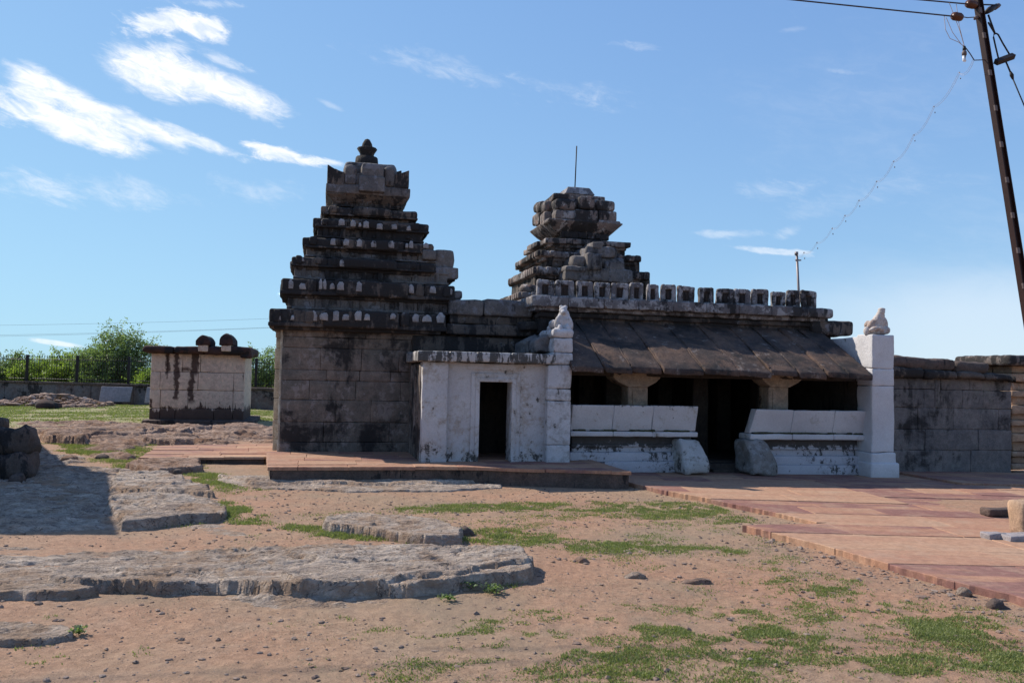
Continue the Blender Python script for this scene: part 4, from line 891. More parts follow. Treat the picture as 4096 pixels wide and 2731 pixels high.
# ------------------------------------------------------------------ small shrine at the left rear
def small_shrine():
    t = thing('small_shrine', 'small cream stone shrine streaked with dark runs, standing alone on the rock', 'shrine', -4.2, 32, 0)
    v = 31.4; a, b = pu(598, 1600, v), pu(976, 1600, v); zb = .12; D = b-a
    ys = [1695, 1628, 1554, 1481, 1408]; zs = [zb]+[pz(620, y+4, v) for y in ys[1:]]; mb = MB()
    ue = [[0, .11, .27, .68, .88, 1], [0, .11, .40, .88, 1], [0, .1, .5, .88, 1], [0, .17, .33, .52, 1]]
    for i in range(4):
        e = ue[i]
        for k in range(len(e)-1):
            mb.box(a+D*e[k]+.006, a+D*e[k+1]-.006, v+RB.uniform(-.012, .012), v+.4, zs[i]+.006, zs[i+1]-.006, .16, .018, .012, 2.5, col=RB.random())
    mb.box(a+.03, b-.02, v+.3, v+D, zb, zs[-1]-.03, .3, .02, .01); mb.box(b-.05, b+.0, v+.02, v+D-.1, zb, zs[-1]-.6, .3, .02, .01)
    part('wall', mb, [M['shrinew']], t)
    mb = MB(); z0, z1 = pz(570, 1410, v-.3), pz(570, 1380, v-.3); l, r = pu(568, 1390, v-.3), pu(1006, 1390, v-.3); n = 3; cu = [l, l+(r-l)*.28, l+(r-l)*.56, r]
    for k in range(3): mb.box(cu[k]+.004, cu[k+1]-.004, v-.32, v+D+.3, z0, z1+.05*(k == 2), .15, .11, .03, 2.5)
    mb.box(r-.4, r+.02, v-.28, v+.4, z0-.10, z0+.12, .12, .07, .02)
    part('roof', mb, [M['shriner']], t)
    for xa, xb, yt, la in ((784, 842, 1341, 0), (877, 934, 1335, 1)):
        mb = MB(); slab(mb, xa+8, xb-10, 1366, 1405, v-.36, v+1.5, r=.03, amp=.012, m=1); u0, u1 = pu(xa, 1360, v-.34), pu(xb, 1360, v-.34); wk = (u1-u0)/2
        def dome(p, c=(u0+u1)/2, w=wk, zb=pz(xa, 1380, v-.34), zt=pz(xa, yt, v-.34)): p[:, 2] = zb+(p[:, 2]-zb)*np.sqrt(np.clip(1-.8*((p[:, 0]-c)/w)**2, .05, 1)); return p
        mb.box(u0, u1, v-.40, v+1.2, pz(xa, 1380, v-.34), pz(xa, yt-2, v-.34), .07, .06, .03, 3, warp=dome); part('ridge_stone', mb, [M['shriner'], M['shrinew']], t)
    mb = MB(); mb.box(pu(565, 1690, v-.35), pu(1012, 1690, v-.35), v-.4, v+D+.3, -.15, .16, .2, .05, .03, 3); part('plinth', mb, [M['block']], t)
small_shrine()

# ------------------------------------------------------------------ dark stone shrine beyond the right end pillar
def right_shrine():
    t = thing('stone_shrine', 'low grey stone shrine behind the right end pillar, two rounded stones on its roof', 'shrine', 14.8, 18, -.12)
    v = 16.9; a, b = pu(3560, 1700, v), pu(4046, 1700, v); zb = -.2; yr = [1890, 1800, 1716, 1630, 1556, 1512]; zs = [zb]+[pz(3650, y, v) for y in yr[1:]]
    mb = MB(); rnd = random.Random(77)
    for i in range(5): courses(mb, a, b, [zs[i], zs[i+1]], v, .5, random.Random(70+i), (.7, 1.5), r=.02, amp=.012, jit=.014)
    mb.box(a+.05, b-.03, v+.4, v+3.4, zb, zs[-1]-.02, .4, .02, .01); part('wall', mb, [M['greyw']], t)
    mb = MB(); u = a-.1; e = pu(4072, 1500, v-.2); k = 0; z1 = pz(3650, 1468, v-.2)
    z1b = pz(3990, 1495, v-.2); ua_, ub_ = pu(3650, 1470, v-.2), pu(3990, 1495, v-.2)
    def fall(p): p[:, 2] = np.where(p[:, 2] > zs[-1]+.05, p[:, 2]+(z1b-z1)*(p[:, 0]-ua_)/(ub_-ua_), p[:, 2]); return p
    while u < e:
        w = min(rnd.uniform(.5, 1.0), e-u); mb.box(u+.004, u+w-.004, v-.2+rnd.uniform(-.02, .02), v+3.6, zs[-1]-.005, z1, .1, .09, .035, 2.5, col=rnd.random(), warp=fall); u += w+.001; k += 1
    part('roof', mb, [M['darker']], t)
    for xa, xb, yt, yb, vd in ((3540, 3822, 1436, 1482, 0), (3826, 3962, 1450, 1500, .05)):
        def wp(p, vv=v): 
            return p
        mb = MB(); u0, u1 = pu(xa, 1460, v-.1), pu(xb, 1460, v-.1); mb.box(u0, u1, v-.16+vd, v+.9, pz(xb, yb, v-.1), pz(xb, yt, v-.1)+.02, .07, .13, .05, 2.2); part('ridge_stone', mb, [M['block']], t)
    mb = MB(); slab(mb, 3742, 3762, 1520, 1628, v-.03, v+.2, r=.02, amp=.01); part('pilaster', mb, [M['greyw']], t)
right_shrine()
def stack_ruin():
    t = thing('carved_stone_column', 'sunlit stack of carved reddish stones at the right edge of the picture', 'column', 17.2, 18, -.1)
    v = 17.6; u0 = pu(4051, 1700, v); z = -.15; k = 0; rnd = random.Random(4)
    while z < 2.45:
        h = rnd.uniform(.13, .24); o = (0, .14)[k % 2]; mb = MB(); mb.box(u0+o-.02, u0+1.5-o, v+o, v+1.5, z, z+h-.004, .08, .04, .02, 4, col=rnd.random()); part('carved_course', mb, [M['buff']], t)
        z += h; k += 1
    mb = MB(); mb.box(u0-.28, u0+1.7, v-.2, v+1.7, z, z+.26, .1, .09, .03); part('capstone', mb, [M['tower']], t)
stack_ruin()
# neighbouring flat-roofed building, out of the picture on the left, whose shadow falls on the rock
def neighbour():
    t = thing('flat_roofed_building', 'plain flat roofed stone building beside the rock on the left', 'building', -13, 15, 0)
    off = (-5.06, 2.56); k = 4.95/5.0
    def W(px, py): 
        d = ray(px, py); s = (-.08-H)/d[2]; x, y = d[0]*s-5.20*k, d[1]*s+2.63*k; return (x*Uv[0]+y*Uv[1], x*Vv[0]+y*Vv[1])
    poly = [W(481, 2131), W(452, 1899), W(360, 1882), W(285, 1866), W(224, 1826), W(163, 1776)]
    x0, y0 = poly[0]; xl = (poly[5][0]-6, poly[5][1]+2.5); xb = W(-300, 2131); xb = (x0+(xb[0]-x0)*4, y0+(xb[1]-y0)*4)
    poly = poly + [xl, xb]
    c = (sum(p[0] for p in poly)/len(poly), sum(p[1] for p in poly)/len(poly)); inn = [(c[0]+(p[0]-c[0])*.93, c[1]+(p[1]-c[1])*.93) for p in poly]
    mb = MB(); mb.prism(inn, -.2, 4.62); part('wall', mb, [M['pink']], t, False); mb = MB(); mb.prism(poly, 4.62, 4.87); part('roof', mb, [M['darker']], t, False)
neighbour()

# ------------------------------------------------------------------ boundary wall, railing, leaning slabs
def boundary():
    # line of the wall's foot, in site coordinates
    pts = [(-40, 58.5), (-17.4, 52.2), (-9.9, 48.6), (-1.6, 43.2), (10, 36.5)]
    t = thing('boundary_wall', 'long low boundary wall of dark patched masonry at the far left, below the railing', 'wall', -15, 50, 0); mb = MB(); mc = MB(); rnd = random.Random(3)
    f = thing('iron_railing', 'black iron railing with pointed bars on top of the far boundary wall', 'railing', -15, 50, 1.1)
    bars = MB(); rails = MB(); posts = []
    for s in range(len(pts)-1):
        (ua, va), (ub, vb) = pts[s], pts[s+1]; L = math.hypot(ub-ua, vb-va); dx, dy = (ub-ua)/L, (vb-va)/L
        def place(a, b, lo, hi, z0, z1, m, r=.02, amp=.015, col=None, seg=.4):
            def wp(p): q = p.copy(); p[:, 0] = ua+q[:, 0]*dx-q[:, 1]*dy; p[:, 1] = va+q[:, 0]*dy+q[:, 1]*dx; return p
            m.box(a, b, lo, hi, z0, z1, seg, r, amp, 1.5, warp=wp, col=col)
        x = 0
        while x < L-.01:
            w = min(rnd.uniform(1.2, 3.4), L-x); place(x, x+w, rnd.uniform(-.04, .04), .5, -.2, 1.0, mb, col=rnd.random()*1.6); place(x, x+w, -.08, .56, 1.0, 1.12, mc, col=rnd.random()); x += w
        if s in (0, 1, 2, 3):
            x = .2; n = 0
            while x < L:
                p = (ua+dx*x-dy*.25, va+dy*x+dx*.25)
                bars.tube([(p[0], p[1], 1.1), (p[0], p[1], 2.52)], .011, 4); bars.tube([(p[0], p[1], 2.50), (p[0], p[1], 2.62)], [.03, .004], 4); x += .165; n += 1
            for z in (1.28, 2.36): rails.tube([(ua-dy*.25, va+dx*.25, z), (ub-dy*.25, vb+dx*.25, z)], .022, 4)
            x = 1.2
            while x < L: posts.append((ua+dx*x-dy*.25, va+dy*x+dx*.25)); x += 3.3
    part('wall_masonry', mb, [M['bwall']], t); part('coping', mc, [M['block']], t)
    o = part('railing_bar', bars, [M['iron']], f); o['kind'] = 'stuff'; part('rail', rails, [M['iron']], f)
    for p in posts:
        m = MB(); m.box(p[0]-.07, p[0]+.07, p[1]-.07, p[1]+.07, 1.1, 2.62, .5, .01, 0); part('post', m, [M['iron']], f)
boundary()
def leanslab(xa, xb, yt, yb, v, label):
    u0, u1 = pu(xa, yb, v), pu(xb, yb, v); z0, z1 = pz(xa, yb, v), pz(xa, yt, v)
    def wp(p): t = (p[:, 2]-z0)/(z1-z0); p[:, 1] += .25*t; p[:, 0] += .05*t; return p
    mb = MB(); mb.box(u0, u1, v, v+.14, max(z0, -.02), z1, .2, .02, .012, 2, warp=wp); solo('stone_slab', mb, [M['greyslab']], label, 'slab', 'grey slabs leaning on the boundary wall')
leanslab(394, 520, 1545, 1606, 48.0, 'large pale grey stone slab leaning on the boundary wall, left of the small shrine'); leanslab(577, 640, 1548, 1611, 46.6, 'grey stone slab leaning on the boundary wall, half hidden behind the small shrine')

# ------------------------------------------------------------------ loose stones
def boulder(xa, xb, yt, yb, v, dep, mat, label, name='boulder', cat='stone', r=.12, amp=.06, group=None, warp=None, fr=2.2, seg=.06):
    if v < 10.2 and mat != 'buff' and xb < 3900 or name == 'boulder' and v < 7:
        z = -.08
        for _ in range(3): g = G((xa+xb)/2, yb, z); z = float(zg(np.array([g[0]]), np.array([g[1]]))[0])
        v = g[1]; hh = P((xa+xb)/2, yt, v)[1]-P((xa+xb)/2, yb, v)[1]; r = hh*.5; seg = .02; amp = hh*.35; fr = 7; rr_ = random.Random(xa); sh = rr_.uniform(-.4, .4)
        def warp(p, v=v, hh=hh, u_=g[0], w_=(P(xb, yb, v)[0]-P(xa, yb, v)[0])/2, z_=P((xa+xb)/2, yb, v)[1]):
            t = (p[:, 0]-u_)/w_; k = np.clip(1-.75*np.abs(t-sh)**1.6, .1, 1); p[:, 2] = np.where(p[:, 2] > z_, z_+(p[:, 2]-z_)*k, p[:, 2]); return p
    mb = MB(); u0, u1 = pu(xa, yb, v), pu(xb, yb, v); mb.box(u0, u1, v, v+dep, pz((xa+xb)/2, yb, v)-.05, pz((xa+xb)/2, yt, v), seg, r, amp, fr, warp=warp); return solo(name, mb, [M[mat]], label, cat, group)
v0 = 16.2
boulder(-300, 120, 1708, 1812, v0+.2, .6, 'block', 'upper dark squared block of the two piled at the left edge', 'stone_block', 'block', .16, .09, 'ruined blocks at the left edge')
boulder(-300, 108, 1812, 1925, v0, .7, 'block', 'lower rough chipped block under the other one at the left edge', 'stone_block', 'block', .2, .12, 'ruined blocks at the left edge')
boulder(-160, 0, 1674, 1712, v0+.5, .6, 'block', 'small dark stone on top of the pile at the left edge', 'boulder', 'stone', .08, .03)
boulder(20, 75, 1895, 1945, v0-.4, .4, 'block', 'small rough stone lying in shade at the foot of the piled blocks', 'boulder', 'stone')
boulder(128, 216, 1607, 1642, 42, 1.4, 'shriner', 'dark red boulder on the grass in front of the rubble heap', 'boulder', 'stone', .35, .12, fr=1.2, seg=.12)
boulder(330, 352, 1588, 1606, 46.5, .5, 'greyslab', 'small white topped stone beside the rubble heap near the boundary wall', 'boulder', 'stone', .08, .08, seg=.1)
boulder(368, 428, 1815, 1848, 19.6, .5, 'block', 'dark round stone in the grass beside the low red pavement', 'boulder', 'stone', .14, .07)
boulder(690, 724, 1878, 1892, 15.9, .25, 'block', 'small dark stone below the low red pavement', 'boulder', 'stone', .06, .03)
boulder(230, 290, 1826, 1858, 19.0, .5, 'rockd', 'brown stone at the rim of the shaded rock, behind the piled blocks', 'boulder', 'stone', .12, .06)
boulder(1812, 1905, 2112, 2145, 10.1, .14, 'block', 'mossy dark stone wedged at the right end of the small rock slab', 'boulder', 'stone', .06, .03, fr=6)
boulder(4092, 4400, 2003, 2134, 9.35, .3, 'buff', 'sunlit buff block standing on the pavement at the right edge', 'stone_block', 'block', .09, .025)
boulder(3960, 4100, 2036, 2054, 10.85, .22, 'block', 'flat dark broken stone on the pavement behind the buff block', 'stone_fragment', 'stone', .03, .015, fr=6)
boulder(3960, 4030, 2134, 2148, 9.15, .18, 'greyslab', 'small grey flat stone on the pavement in front of the buff block', 'stone_fragment', 'stone', .02, .012, fr=6)
boulder(4040, 4300, 2140, 2158, 9.0, .26, 'greyslab', 'long grey slab lying flat under the buff block at the right edge', 'stone_slab', 'slab', .02, .012, fr=6)
boulder(2716, 2850, 2318, 2337, 7.35, .10, 'rockd', 'thin low brown rock half sunk in the earth between grass patches', 'boulder', 'stone', .03, .015, fr=7)
boulder(2500, 2590, 2292, 2314, 7.9, .10, 'rock', 'pale flat rock sunk in the red earth, left of the thin brown one', 'boulder', 'stone', .02, .012, fr=7)
boulder(2310, 2360, 2232, 2250, 8.6, .12, 'rockd', 'little reddish broken stone on bare earth right of the big rock shelf', 'boulder', 'stone', .03, .02, fr=8)
boulder(1790, 1862, 2166, 2182, 9.6, .12, 'block', 'flat brown stone on the back edge of the big rock shelf', 'boulder', 'stone', .03, .015, fr=8)
boulder(3845, 3895, 2352, 2385, 6.9, .09, 'rock', 'pale angular stone beside the broken edge of the pavement', 'boulder', 'stone', .02, .02, fr=9)
boulder(3975, 4050, 2395, 2435, 6.55, .10, 'block', 'dark clod of stone below the pavement corner at the lower right', 'boulder', 'stone', .04, .03, fr=9)
def scatter(name, polys, n, smin, smax, mat, label, cat, seed, z_=None, flat_=.6, pile=None):
    r = np.random.default_rng(seed); mb = MB(); ico = np.array([(0, 0, 1), (.89, 0, .45), (.28, .85, .45), (-.72, .53, .45), (-.72, -.53, .45), (.28, -.85, .45), (.72, .53, -.45), (-.28, .85, -.45), (-.89, 0, -.45), (-.28, -.85, -.45), (.72, -.53, -.45), (0, 0, -1)])
    T = np.array([(0, 1, 2), (0, 2, 3), (0, 3, 4), (0, 4, 5), (0, 5, 1), (1, 6, 2), (2, 7, 3), (3, 8, 4), (4, 9, 5), (5, 10, 1), (2, 6, 7), (3, 7, 8), (4, 8, 9), (5, 9, 10), (1, 10, 6), (6, 11, 7), (7, 11, 8), (8, 11, 9), (9, 11, 10), (10, 11, 6)])
    for p, wgt in polys:
        lo, hi = np.min(p, 0), np.max(p, 0); k = int(n*wgt); x = r.uniform(lo[0], hi[0], k); y = r.uniform(lo[1], hi[1], k); ok = sdist(x, y, p) > 0
        for R_ in ROCKS[:4]: ok &= sdist(x, y, R_) < -.02
        x, y = x[ok], y[ok]; k = len(x); s = smin*(smax/smin)**(r.random(k)**2.6)
        A = ico[None]*(1+r.uniform(-.3, .3, (k, 12, 1)))*s[:, None, None]*np.stack([r.uniform(.7, 1.4, k), r.uniform(.7, 1.3, k), r.uniform(.35, .8, k)*flat_*1.5], 1)[:, None]
        a = r.uniform(0, 6.28, k); c, q_ = np.cos(a)[:, None], np.sin(a)[:, None]; B = A.copy(); B[..., 0] = A[..., 0]*c-A[..., 1]*q_; B[..., 1] = A[..., 0]*q_+A[..., 1]*c
        z = zg(x, y) + (0 if pile is None else pile(x, y))
        B += np.stack([x, y, z+s*.15], 1)[:, None]; mb.add(B.reshape(-1, 3), (T[None]+12*np.arange(k)[:, None, None]).reshape(-1, 3), 0, np.repeat(r.random(k), 12))
    return solo(name, mb, [M[mat]], label, cat, kind='stuff', smooth=False)
near = [(-5, 5), (9, 5), (9.5, 14), (-8, 16)]
edge = Gs([(2972, 2112), (3280, 2190), (3554, 2270), (3872, 2352), (4096, 2400), (4096, 2520), (3700, 2400), (3400, 2290), (3100, 2200)])
scatter('pebbles', [(near, 1.), (edge, .06)], 16000, .005, .028, 'pebble', 'small stones and grit scattered over the red earth', 'pebbles', 5)
scatter('pebbles', [(edge, 1.)], 260, .012, .05, 'pebble', 'broken crumbs of red stone along the pavement edge', 'pebbles', 6)
hp = Gs([(60, 1640), (190, 1610), (330, 1606), (330, 1622), (200, 1640), (310, 1650), (120, 1652)], 0)
scatter('rubble_heap', [([(-17.5, 44.5), (-10.5, 43.5), (-10.5, 47.5), (-17, 49)], 1.)], 900, .06, .30, 'rockd', 'low heap of broken grey and red rubble in front of the boundary wall', 'rubble', 8,
        pile=lambda x, y: .55*np.exp(-((x+13.2)/1.8)**2-((y-46.2)/1.2)**2) + .3*np.exp(-((x+15.8)/.9)**2-((y-43.8)/.8)**2))

# ------------------------------------------------------------------ grass
def grass():
    r = np.random.default_rng(3); mb = MB()
    def patch(px, dens, h, z=-.1, thr=.0, fs=2.2, w=.006, col=(0, 1), rock=True):
        p = Gs(px, z) if px and max(abs(c) for c in px[0]) > 60 else px; lo, hi = np.min(p, 0), np.max(p, 0); k = int(dens*1.15*(hi[0]-lo[0])*(hi[1]-lo[1]))
        x = r.uniform(lo[0], hi[0], k); y = r.uniform(lo[1], hi[1], k); zz = x*0
        s = sdist(x, y, p) + .5*fbm(x*1.2, y*1.9, zz, 4, 40); nn = fbm(x*fs, y*fs*1.5, zz+2, 4, 41)*.8 + .35*fbm(x*9, y*9, zz, 2, 44)
        ok = (s > 0) & (nn > thr) ; ok &= r.random(k) < np.clip((nn-thr)*2.0+.05, 0, 1)*sstep(s, -.15, .4)*np.clip(.8+1.3*fbm(x*4, y*6, zz+9, 3, 47), .12, 1)
        if rock:
            for R_ in ROCKS[:4]: ok &= sdist(x, y, R_) < .02
        x, y, nn = x[ok], y[ok], nn[ok]; k = len(x)
        if not k: return
        a = r.uniform(0, 6.28, k); hh = h*r.uniform(.4, 1.15, k); ww = w*r.uniform(.7, 1.3, k); lean = r.normal(0, .45, (k, 2))*hh[:, None]
        dx, dy = np.cos(a)*ww, np.sin(a)*ww; z0 = zg(x, y)-.004
        V = np.stack([np.stack([x-dx, y-dy, z0], 1), np.stack([x+dx, y+dy, z0], 1), np.stack([x+lean[:, 0]*.5+dx*.6, y+lean[:, 1]*.5+dy*.6, z0+hh*.62], 1), np.stack([x+lean[:, 0], y+lean[:, 1], z0+hh], 1)], 1)
        T = np.array([(0, 1, 2), (0, 2, 3)]); mb.add(V.reshape(-1, 3), (T[None]+4*np.arange(k)[:, None, None]).reshape(-1, 3), 0, np.repeat(np.clip(r.random(k)*.8+.2*nn, *col), 4))
    # near right
    patch([(2950, 2265), (3300, 2290), (3620, 2400), (4200, 2570), (4200, 2690), (3700, 2570), (3300, 2450), (3000, 2350)], 16000, .026, thr=-.22)
    patch([(2000, 2800), (2250, 2610), (2650, 2510), (2950, 2490), (3350, 2550), (3250, 2640), (3050, 2800)], 16000, .026, thr=-.22)
    patch([(3450, 2800), (3650, 2620), (4200, 2640), (4200, 2800)], 16000, .026, thr=-.2)
    patch([(1600, 2440), (2400, 2400), (3200, 2340), (4200, 2600), (4200, 2800), (1400, 2800)], 13000, .020, thr=.04, fs=2.2)
    patch([(-200, 2440), (1700, 2430), (1700, 2800), (-200, 2800)], 5000, .02, thr=.36, fs=3.4)
    patch([(1700, 2400), (1760, 2350), (1900, 2335), (2080, 2290), (2170, 2290), (2100, 2340), (1900, 2380)], 11000, .04, thr=-.05, rock=False)
    patch([(3000, 2180), (3300, 2260), (3050, 2260), (2850, 2210)], 5000, .02, thr=.1)
    # bands before the temple
    patch([(1440, 2045), (1700, 2012), (2200, 2012), (2500, 2005), (2640, 1988), (2850, 2018), (3040, 2080), (2900, 2094), (2550, 2068), (2000, 2050), (1600, 2066)], 9000, .032, thr=-.32)
    patch([(1900, 2150), (2100, 2130), (2450, 2150), (2930, 2180), (2960, 2215), (2780, 2235), (2300, 2200), (1960, 2190)], 9000, .028, thr=-.32)
    patch([(1230, 2105), (1330, 2092), (1500, 2110), (1700, 2145), (1900, 2120), (2090, 2130), (1950, 2165), (1700, 2180), (1450, 2170), (1250, 2145)], 9000, .05, thr=-.3)
    patch([(880, 2045), (1000, 2055), (1290, 2108), (1400, 2150), (1230, 2152), (1080, 2112), (900, 2085)], 11000, .042, thr=-.4)
    patch([(600, 2085), (800, 2060), (940, 2035), (980, 2060), (820, 2085), (650, 2105)], 9000, .045, thr=-.35, rock=False)
    patch([(740, 1885), (870, 1880), (1000, 1960), (900, 1985), (1000, 2060), (860, 2010), (780, 1940)], 7000, .045, thr=-.3, rock=False)
    patch([(230, 1775), (640, 1792), (600, 1812), (560, 1870), (440, 1880), (380, 1840), (250, 1815)], 6500, .05, thr=-.3, rock=False)
    patch([(470, 1770), (700, 1778), (640, 1798), (480, 1792)], 2600, .07, thr=-.1, rock=False)
    patch([(900, 2150), (1300, 2040), (2650, 1985), (3000, 2110), (3300, 2260), (2900, 2300), (2300, 2260), (2150, 2200)], 3500, .022, thr=.02, fs=1.4)
    patch([(120, 1760), (640, 1780), (900, 1880), (1100, 1960), (900, 2060), (560, 1900), (300, 1850)], 2600, .035, thr=.0, fs=1.4, rock=False)
    patch([(2850, 2300), (3300, 2280), (4200, 2500), (4200, 2800), (2300, 2800), (2300, 2600)], 5500, .022, thr=-.05, fs=1.2)
    # turf before the boundary wall
    patch([(-22, 32), (-4.5, 32), (-1, 34), (0, 43), (-9, 48), (-24, 52)], 420, .05, thr=-.22, fs=.7, w=.022, z=0, col=(.2, .8))
    patch([(-24, 27.5), (-6, 29), (-5, 32), (-22, 33)], 300, .05, thr=.0, fs=.9, w=.014, z=0)
    dry = MB(); x = r.uniform(-7, 9, 420000); y = r.uniform(5, 16, 420000); zz = x*0; nn = fbm(x*.9, y*1.3, zz+5, 4, 60)*.8+.3*fbm(x*6, y*8, zz, 2, 61)
    ok = (r.random(len(x)) < np.clip(nn*1.4+.02, .015, .5)*(8/y)**.5) & (sdist(x, y, tp) < -.05)
    for R_ in ROCKS[:4]: ok &= sdist(x, y, R_) < -.03
    x, y = x[ok], y[ok]; k = len(x); a = r.uniform(0, 6.28, k); L = r.uniform(.008, .03, k); w = r.uniform(.0012, .003, k); z0 = zg(x, y)+.002; dx, dy = np.cos(a), np.sin(a)
    V = np.stack([np.stack([x-dy*w, y+dx*w, z0], 1), np.stack([x+dy*w, y-dx*w, z0], 1), np.stack([x+dx*L, y+dy*L, z0+r.uniform(.001, .012, k)], 1)], 1)
    dry.add(V.reshape(-1, 3), np.arange(3*k).reshape(k, 3), 0, np.repeat(r.random(k), 3)); solo('dry_grass', dry, [M['straw']], 'thin scatter of dry straw and dead grass over the bare earth', 'straw', kind='stuff', smooth=False)
    solo('grass', mb, [M['grass']], 'short patchy green grass growing over the red earth and round the rocks', 'grass', kind='stuff', smooth=False)
grass()
def weed(px, py, n, h, label, seed):
    u, v = G(px, py, -.05); rr = random.Random(seed); mb = MB(); z = float(zg(np.array([u]), np.array([v]))[0])+.01
    for k in range(n):
        a = rr.uniform(0, 6.28); d = rr.uniform(.0, h*1.4); cx, cy, cz = u+math.cos(a)*d, v+math.sin(a)*d, z+rr.uniform(.01, h); b = rr.uniform(0, 6.28); l, w = rr.uniform(.018, .04), rr.uniform(.008, .016)
        ux, uy = math.cos(b), math.sin(b); mb.add([(cx, cy, cz-.01), (cx+ux*l*.5-uy*w, cy+uy*l*.5+ux*w, cz), (cx+ux*l, cy+uy*l, cz+.01), (cx+ux*l*.5+uy*w, cy+uy*l*.5-ux*w, cz)], [[0, 1, 2, 3]], 0, rr.random())
    solo('weed', mb, [M['leaf']], label, 'plant', 'low weeds round the rocks', smooth=False)
weed(1880, 2332, 130, .07, 'pale leafy weed at the foot of the big rock shelf, nearest its lit right nose', 1); weed(1972, 2345, 150, .07, 'broad leafy weed spreading below the right end of the big rock shelf', 2)
weed(1790, 2375, 60, .05, 'small weed on the earth below the shaded face of the big rock shelf', 3); weed(310, 2505, 70, .05, 'green weed beside the small pale rock at the lower left', 4)
weed(1850, 2120, 160, .08, 'dark mossy weed at the right end of the small rock slab', 5)

# ------------------------------------------------------------------ trees beyond the wall
def tree(name, label, cat, u, v, z0, blobs, n, leafsize, mat, trunkr=.1, droop=.2, seed=0, group=None, per=26, spike=.25):
    """blobs: (du, dv, z, ru, rv, rz)"""
    rr = np.random.default_rng(seed); t = thing(name, label, cat, u, v, z0, group); mb = MB(); tr = MB(); rnd = random.Random(seed)
    tr.tube([(u, v, z0-.3), (u+.05, v, z0+.7), (u-.03, v+.05, z0+1.3)], [trunkr*1.3, trunkr, trunkr*.8], 7)
    vol = np.array([b[3]*b[4]*b[5] for b in blobs]); vol = vol/vol.sum(); C = []
    for b, w in zip(blobs, vol):
        k = max(6, int(n*w)); d = rr.normal(size=(k, 3)); d /= np.linalg.norm(d, axis=1)[:, None]; rad = rr.random(k)**.42*(1+spike*np.maximum(0, rr.normal(size=k)))
        c = np.array([u+b[0], v+b[1], b[2]]) + d*rad[:, None]*np.array(b[3:6]); C.append(c)
        for q in range(5):
            e = c[rnd.randrange(k)]; m = (e+np.array([u, v, z0+.8]))/2 + rr.normal(0, .12, 3); tr.tube([(u, v, z0+.6), tuple(m), tuple(e)], [trunkr*.5, trunkr*.3, .012], 5)
    C = np.concatenate(C); C = C[C[:, 2] > z0+.12]; nc = len(C); K_ = per; cc = np.repeat(C, K_, 0); tone = np.repeat(rr.random(nc)*.6, K_) + rr.random(nc*K_)*.4
    # leaves strung along a short twig through each cluster centre
    tw = rr.normal(size=(nc, 3)); tw[:, 2] = np.abs(tw[:, 2])*.7; tw /= np.linalg.norm(tw, axis=1)[:, None]; tw = np.repeat(tw, K_, 0); s = rr.uniform(-1, 1, nc*K_)
    pos = cc + tw*(s*leafsize*2.6)[:, None] + rr.normal(0, leafsize*.55, (nc*K_, 3)); d = rr.normal(size=pos.shape)*.8 + tw; d[:, 2] -= droop; d /= np.linalg.norm(d, axis=1)[:, None]
    up = rr.normal(size=pos.shape); sd = np.cross(d, up); sd /= np.linalg.norm(sd, axis=1)[:, None]; L = leafsize*rr.uniform(.7, 1.3, len(pos))[:, None]; w = L*.20
    V = np.stack([pos, pos+d*L*.5+sd*w, pos+d*L, pos+d*L*.5-sd*w], 1); k = len(pos); Q = np.arange(4*k).reshape(k, 4); mb.add(V.reshape(-1, 3), Q, 0, np.repeat(tone, 4))
    part('trunk', tr, [M['bark']], t); part('crown', mb, [M[mat]], t, False)
def tpos(px, v): return pu(px, 1470, v), v
v = 56; k = v*1.03/F; u = tpos(470, v)[0]
tree('tree', 'tall feathery grey-green tree behind the railing, left of the small shrine', 'tree', u, v, 0, [(0, 0, 2.7, 2.0, 1.5, 1.3), (-1.25, 0, 2.1, 1.4, 1.2, 1.1), (.15, 0, 3.4, 1.3, 1, 1.1), (1.2, 0, 2.5, 1.35, 1.1, 1.25), (-.5, 0, 3.8, .6, .5, .7), (.55, 0, 3.9, .5, .5, .65), (1.35, 0, 3.3, .7, .6, .7), (0, 0, 1.2, 2.4, 1.2, .8)], 680, .16, 'leaf', seed=1)
for i, (px, bl, lab, mt) in enumerate([
    (330, [(0, 0, 1.7, 1.5, 1.2, .8), (-1.2, 0, 1.3, 1.2, 1, .65), (.9, 0, 2.05, .9, .9, .75), (-.4, 0, 2.3, .5, .5, .45)], 'wide yellow-green bush behind the railing, touching the tall tree', 'leafy'),
    (170, [(0, 0, 1.5, 1.5, 1.2, .7), (1.1, 0, 1.7, .9, .9, .8), (-.9, 0, 1.2, 1, 1, .6), (.9, 0, 2.5, .22, .22, .35)], 'bright green bush behind the second railing post from the left', 'leafy'),
    (50, [(0, 0, 1.4, 1.3, 1.1, .8), (-.9, 0, 1.1, 1, 1, .6), (.3, 0, 2.0, .5, .5, .6)], 'darker grey-green bush at the left edge behind the railing', 'leaf')]):
    u, v = tpos(px, 57.5+i); bl = [(a, b, c*1.1, d*1.15, e, f*1.15) for a, b, c, d, e, f in bl]; tree('bush', lab, 'bush', u, v, 0, bl, 520, .15, mt, .06, seed=10+i, group='bushes beyond the boundary wall')
u, v = tpos(1020, 47.5)
tree('bush', 'feathery pale green bush between the small shrine and the temple', 'bush', u, v, 0, [(0, 0, 2.0, 1.2, 1, 1.05), (1.3, 0, 2.1, 1.1, 1, 1.15), (-.3, 0, 2.9, .4, .4, .6), (.8, 0, 3.0, .4, .4, .5), (.2, 0, 1.3, 1.8, 1, .7)], 420, .13, 'leaf', .06, seed=20, group='bushes beyond the boundary wall')
u, v = tpos(585, 50.6)
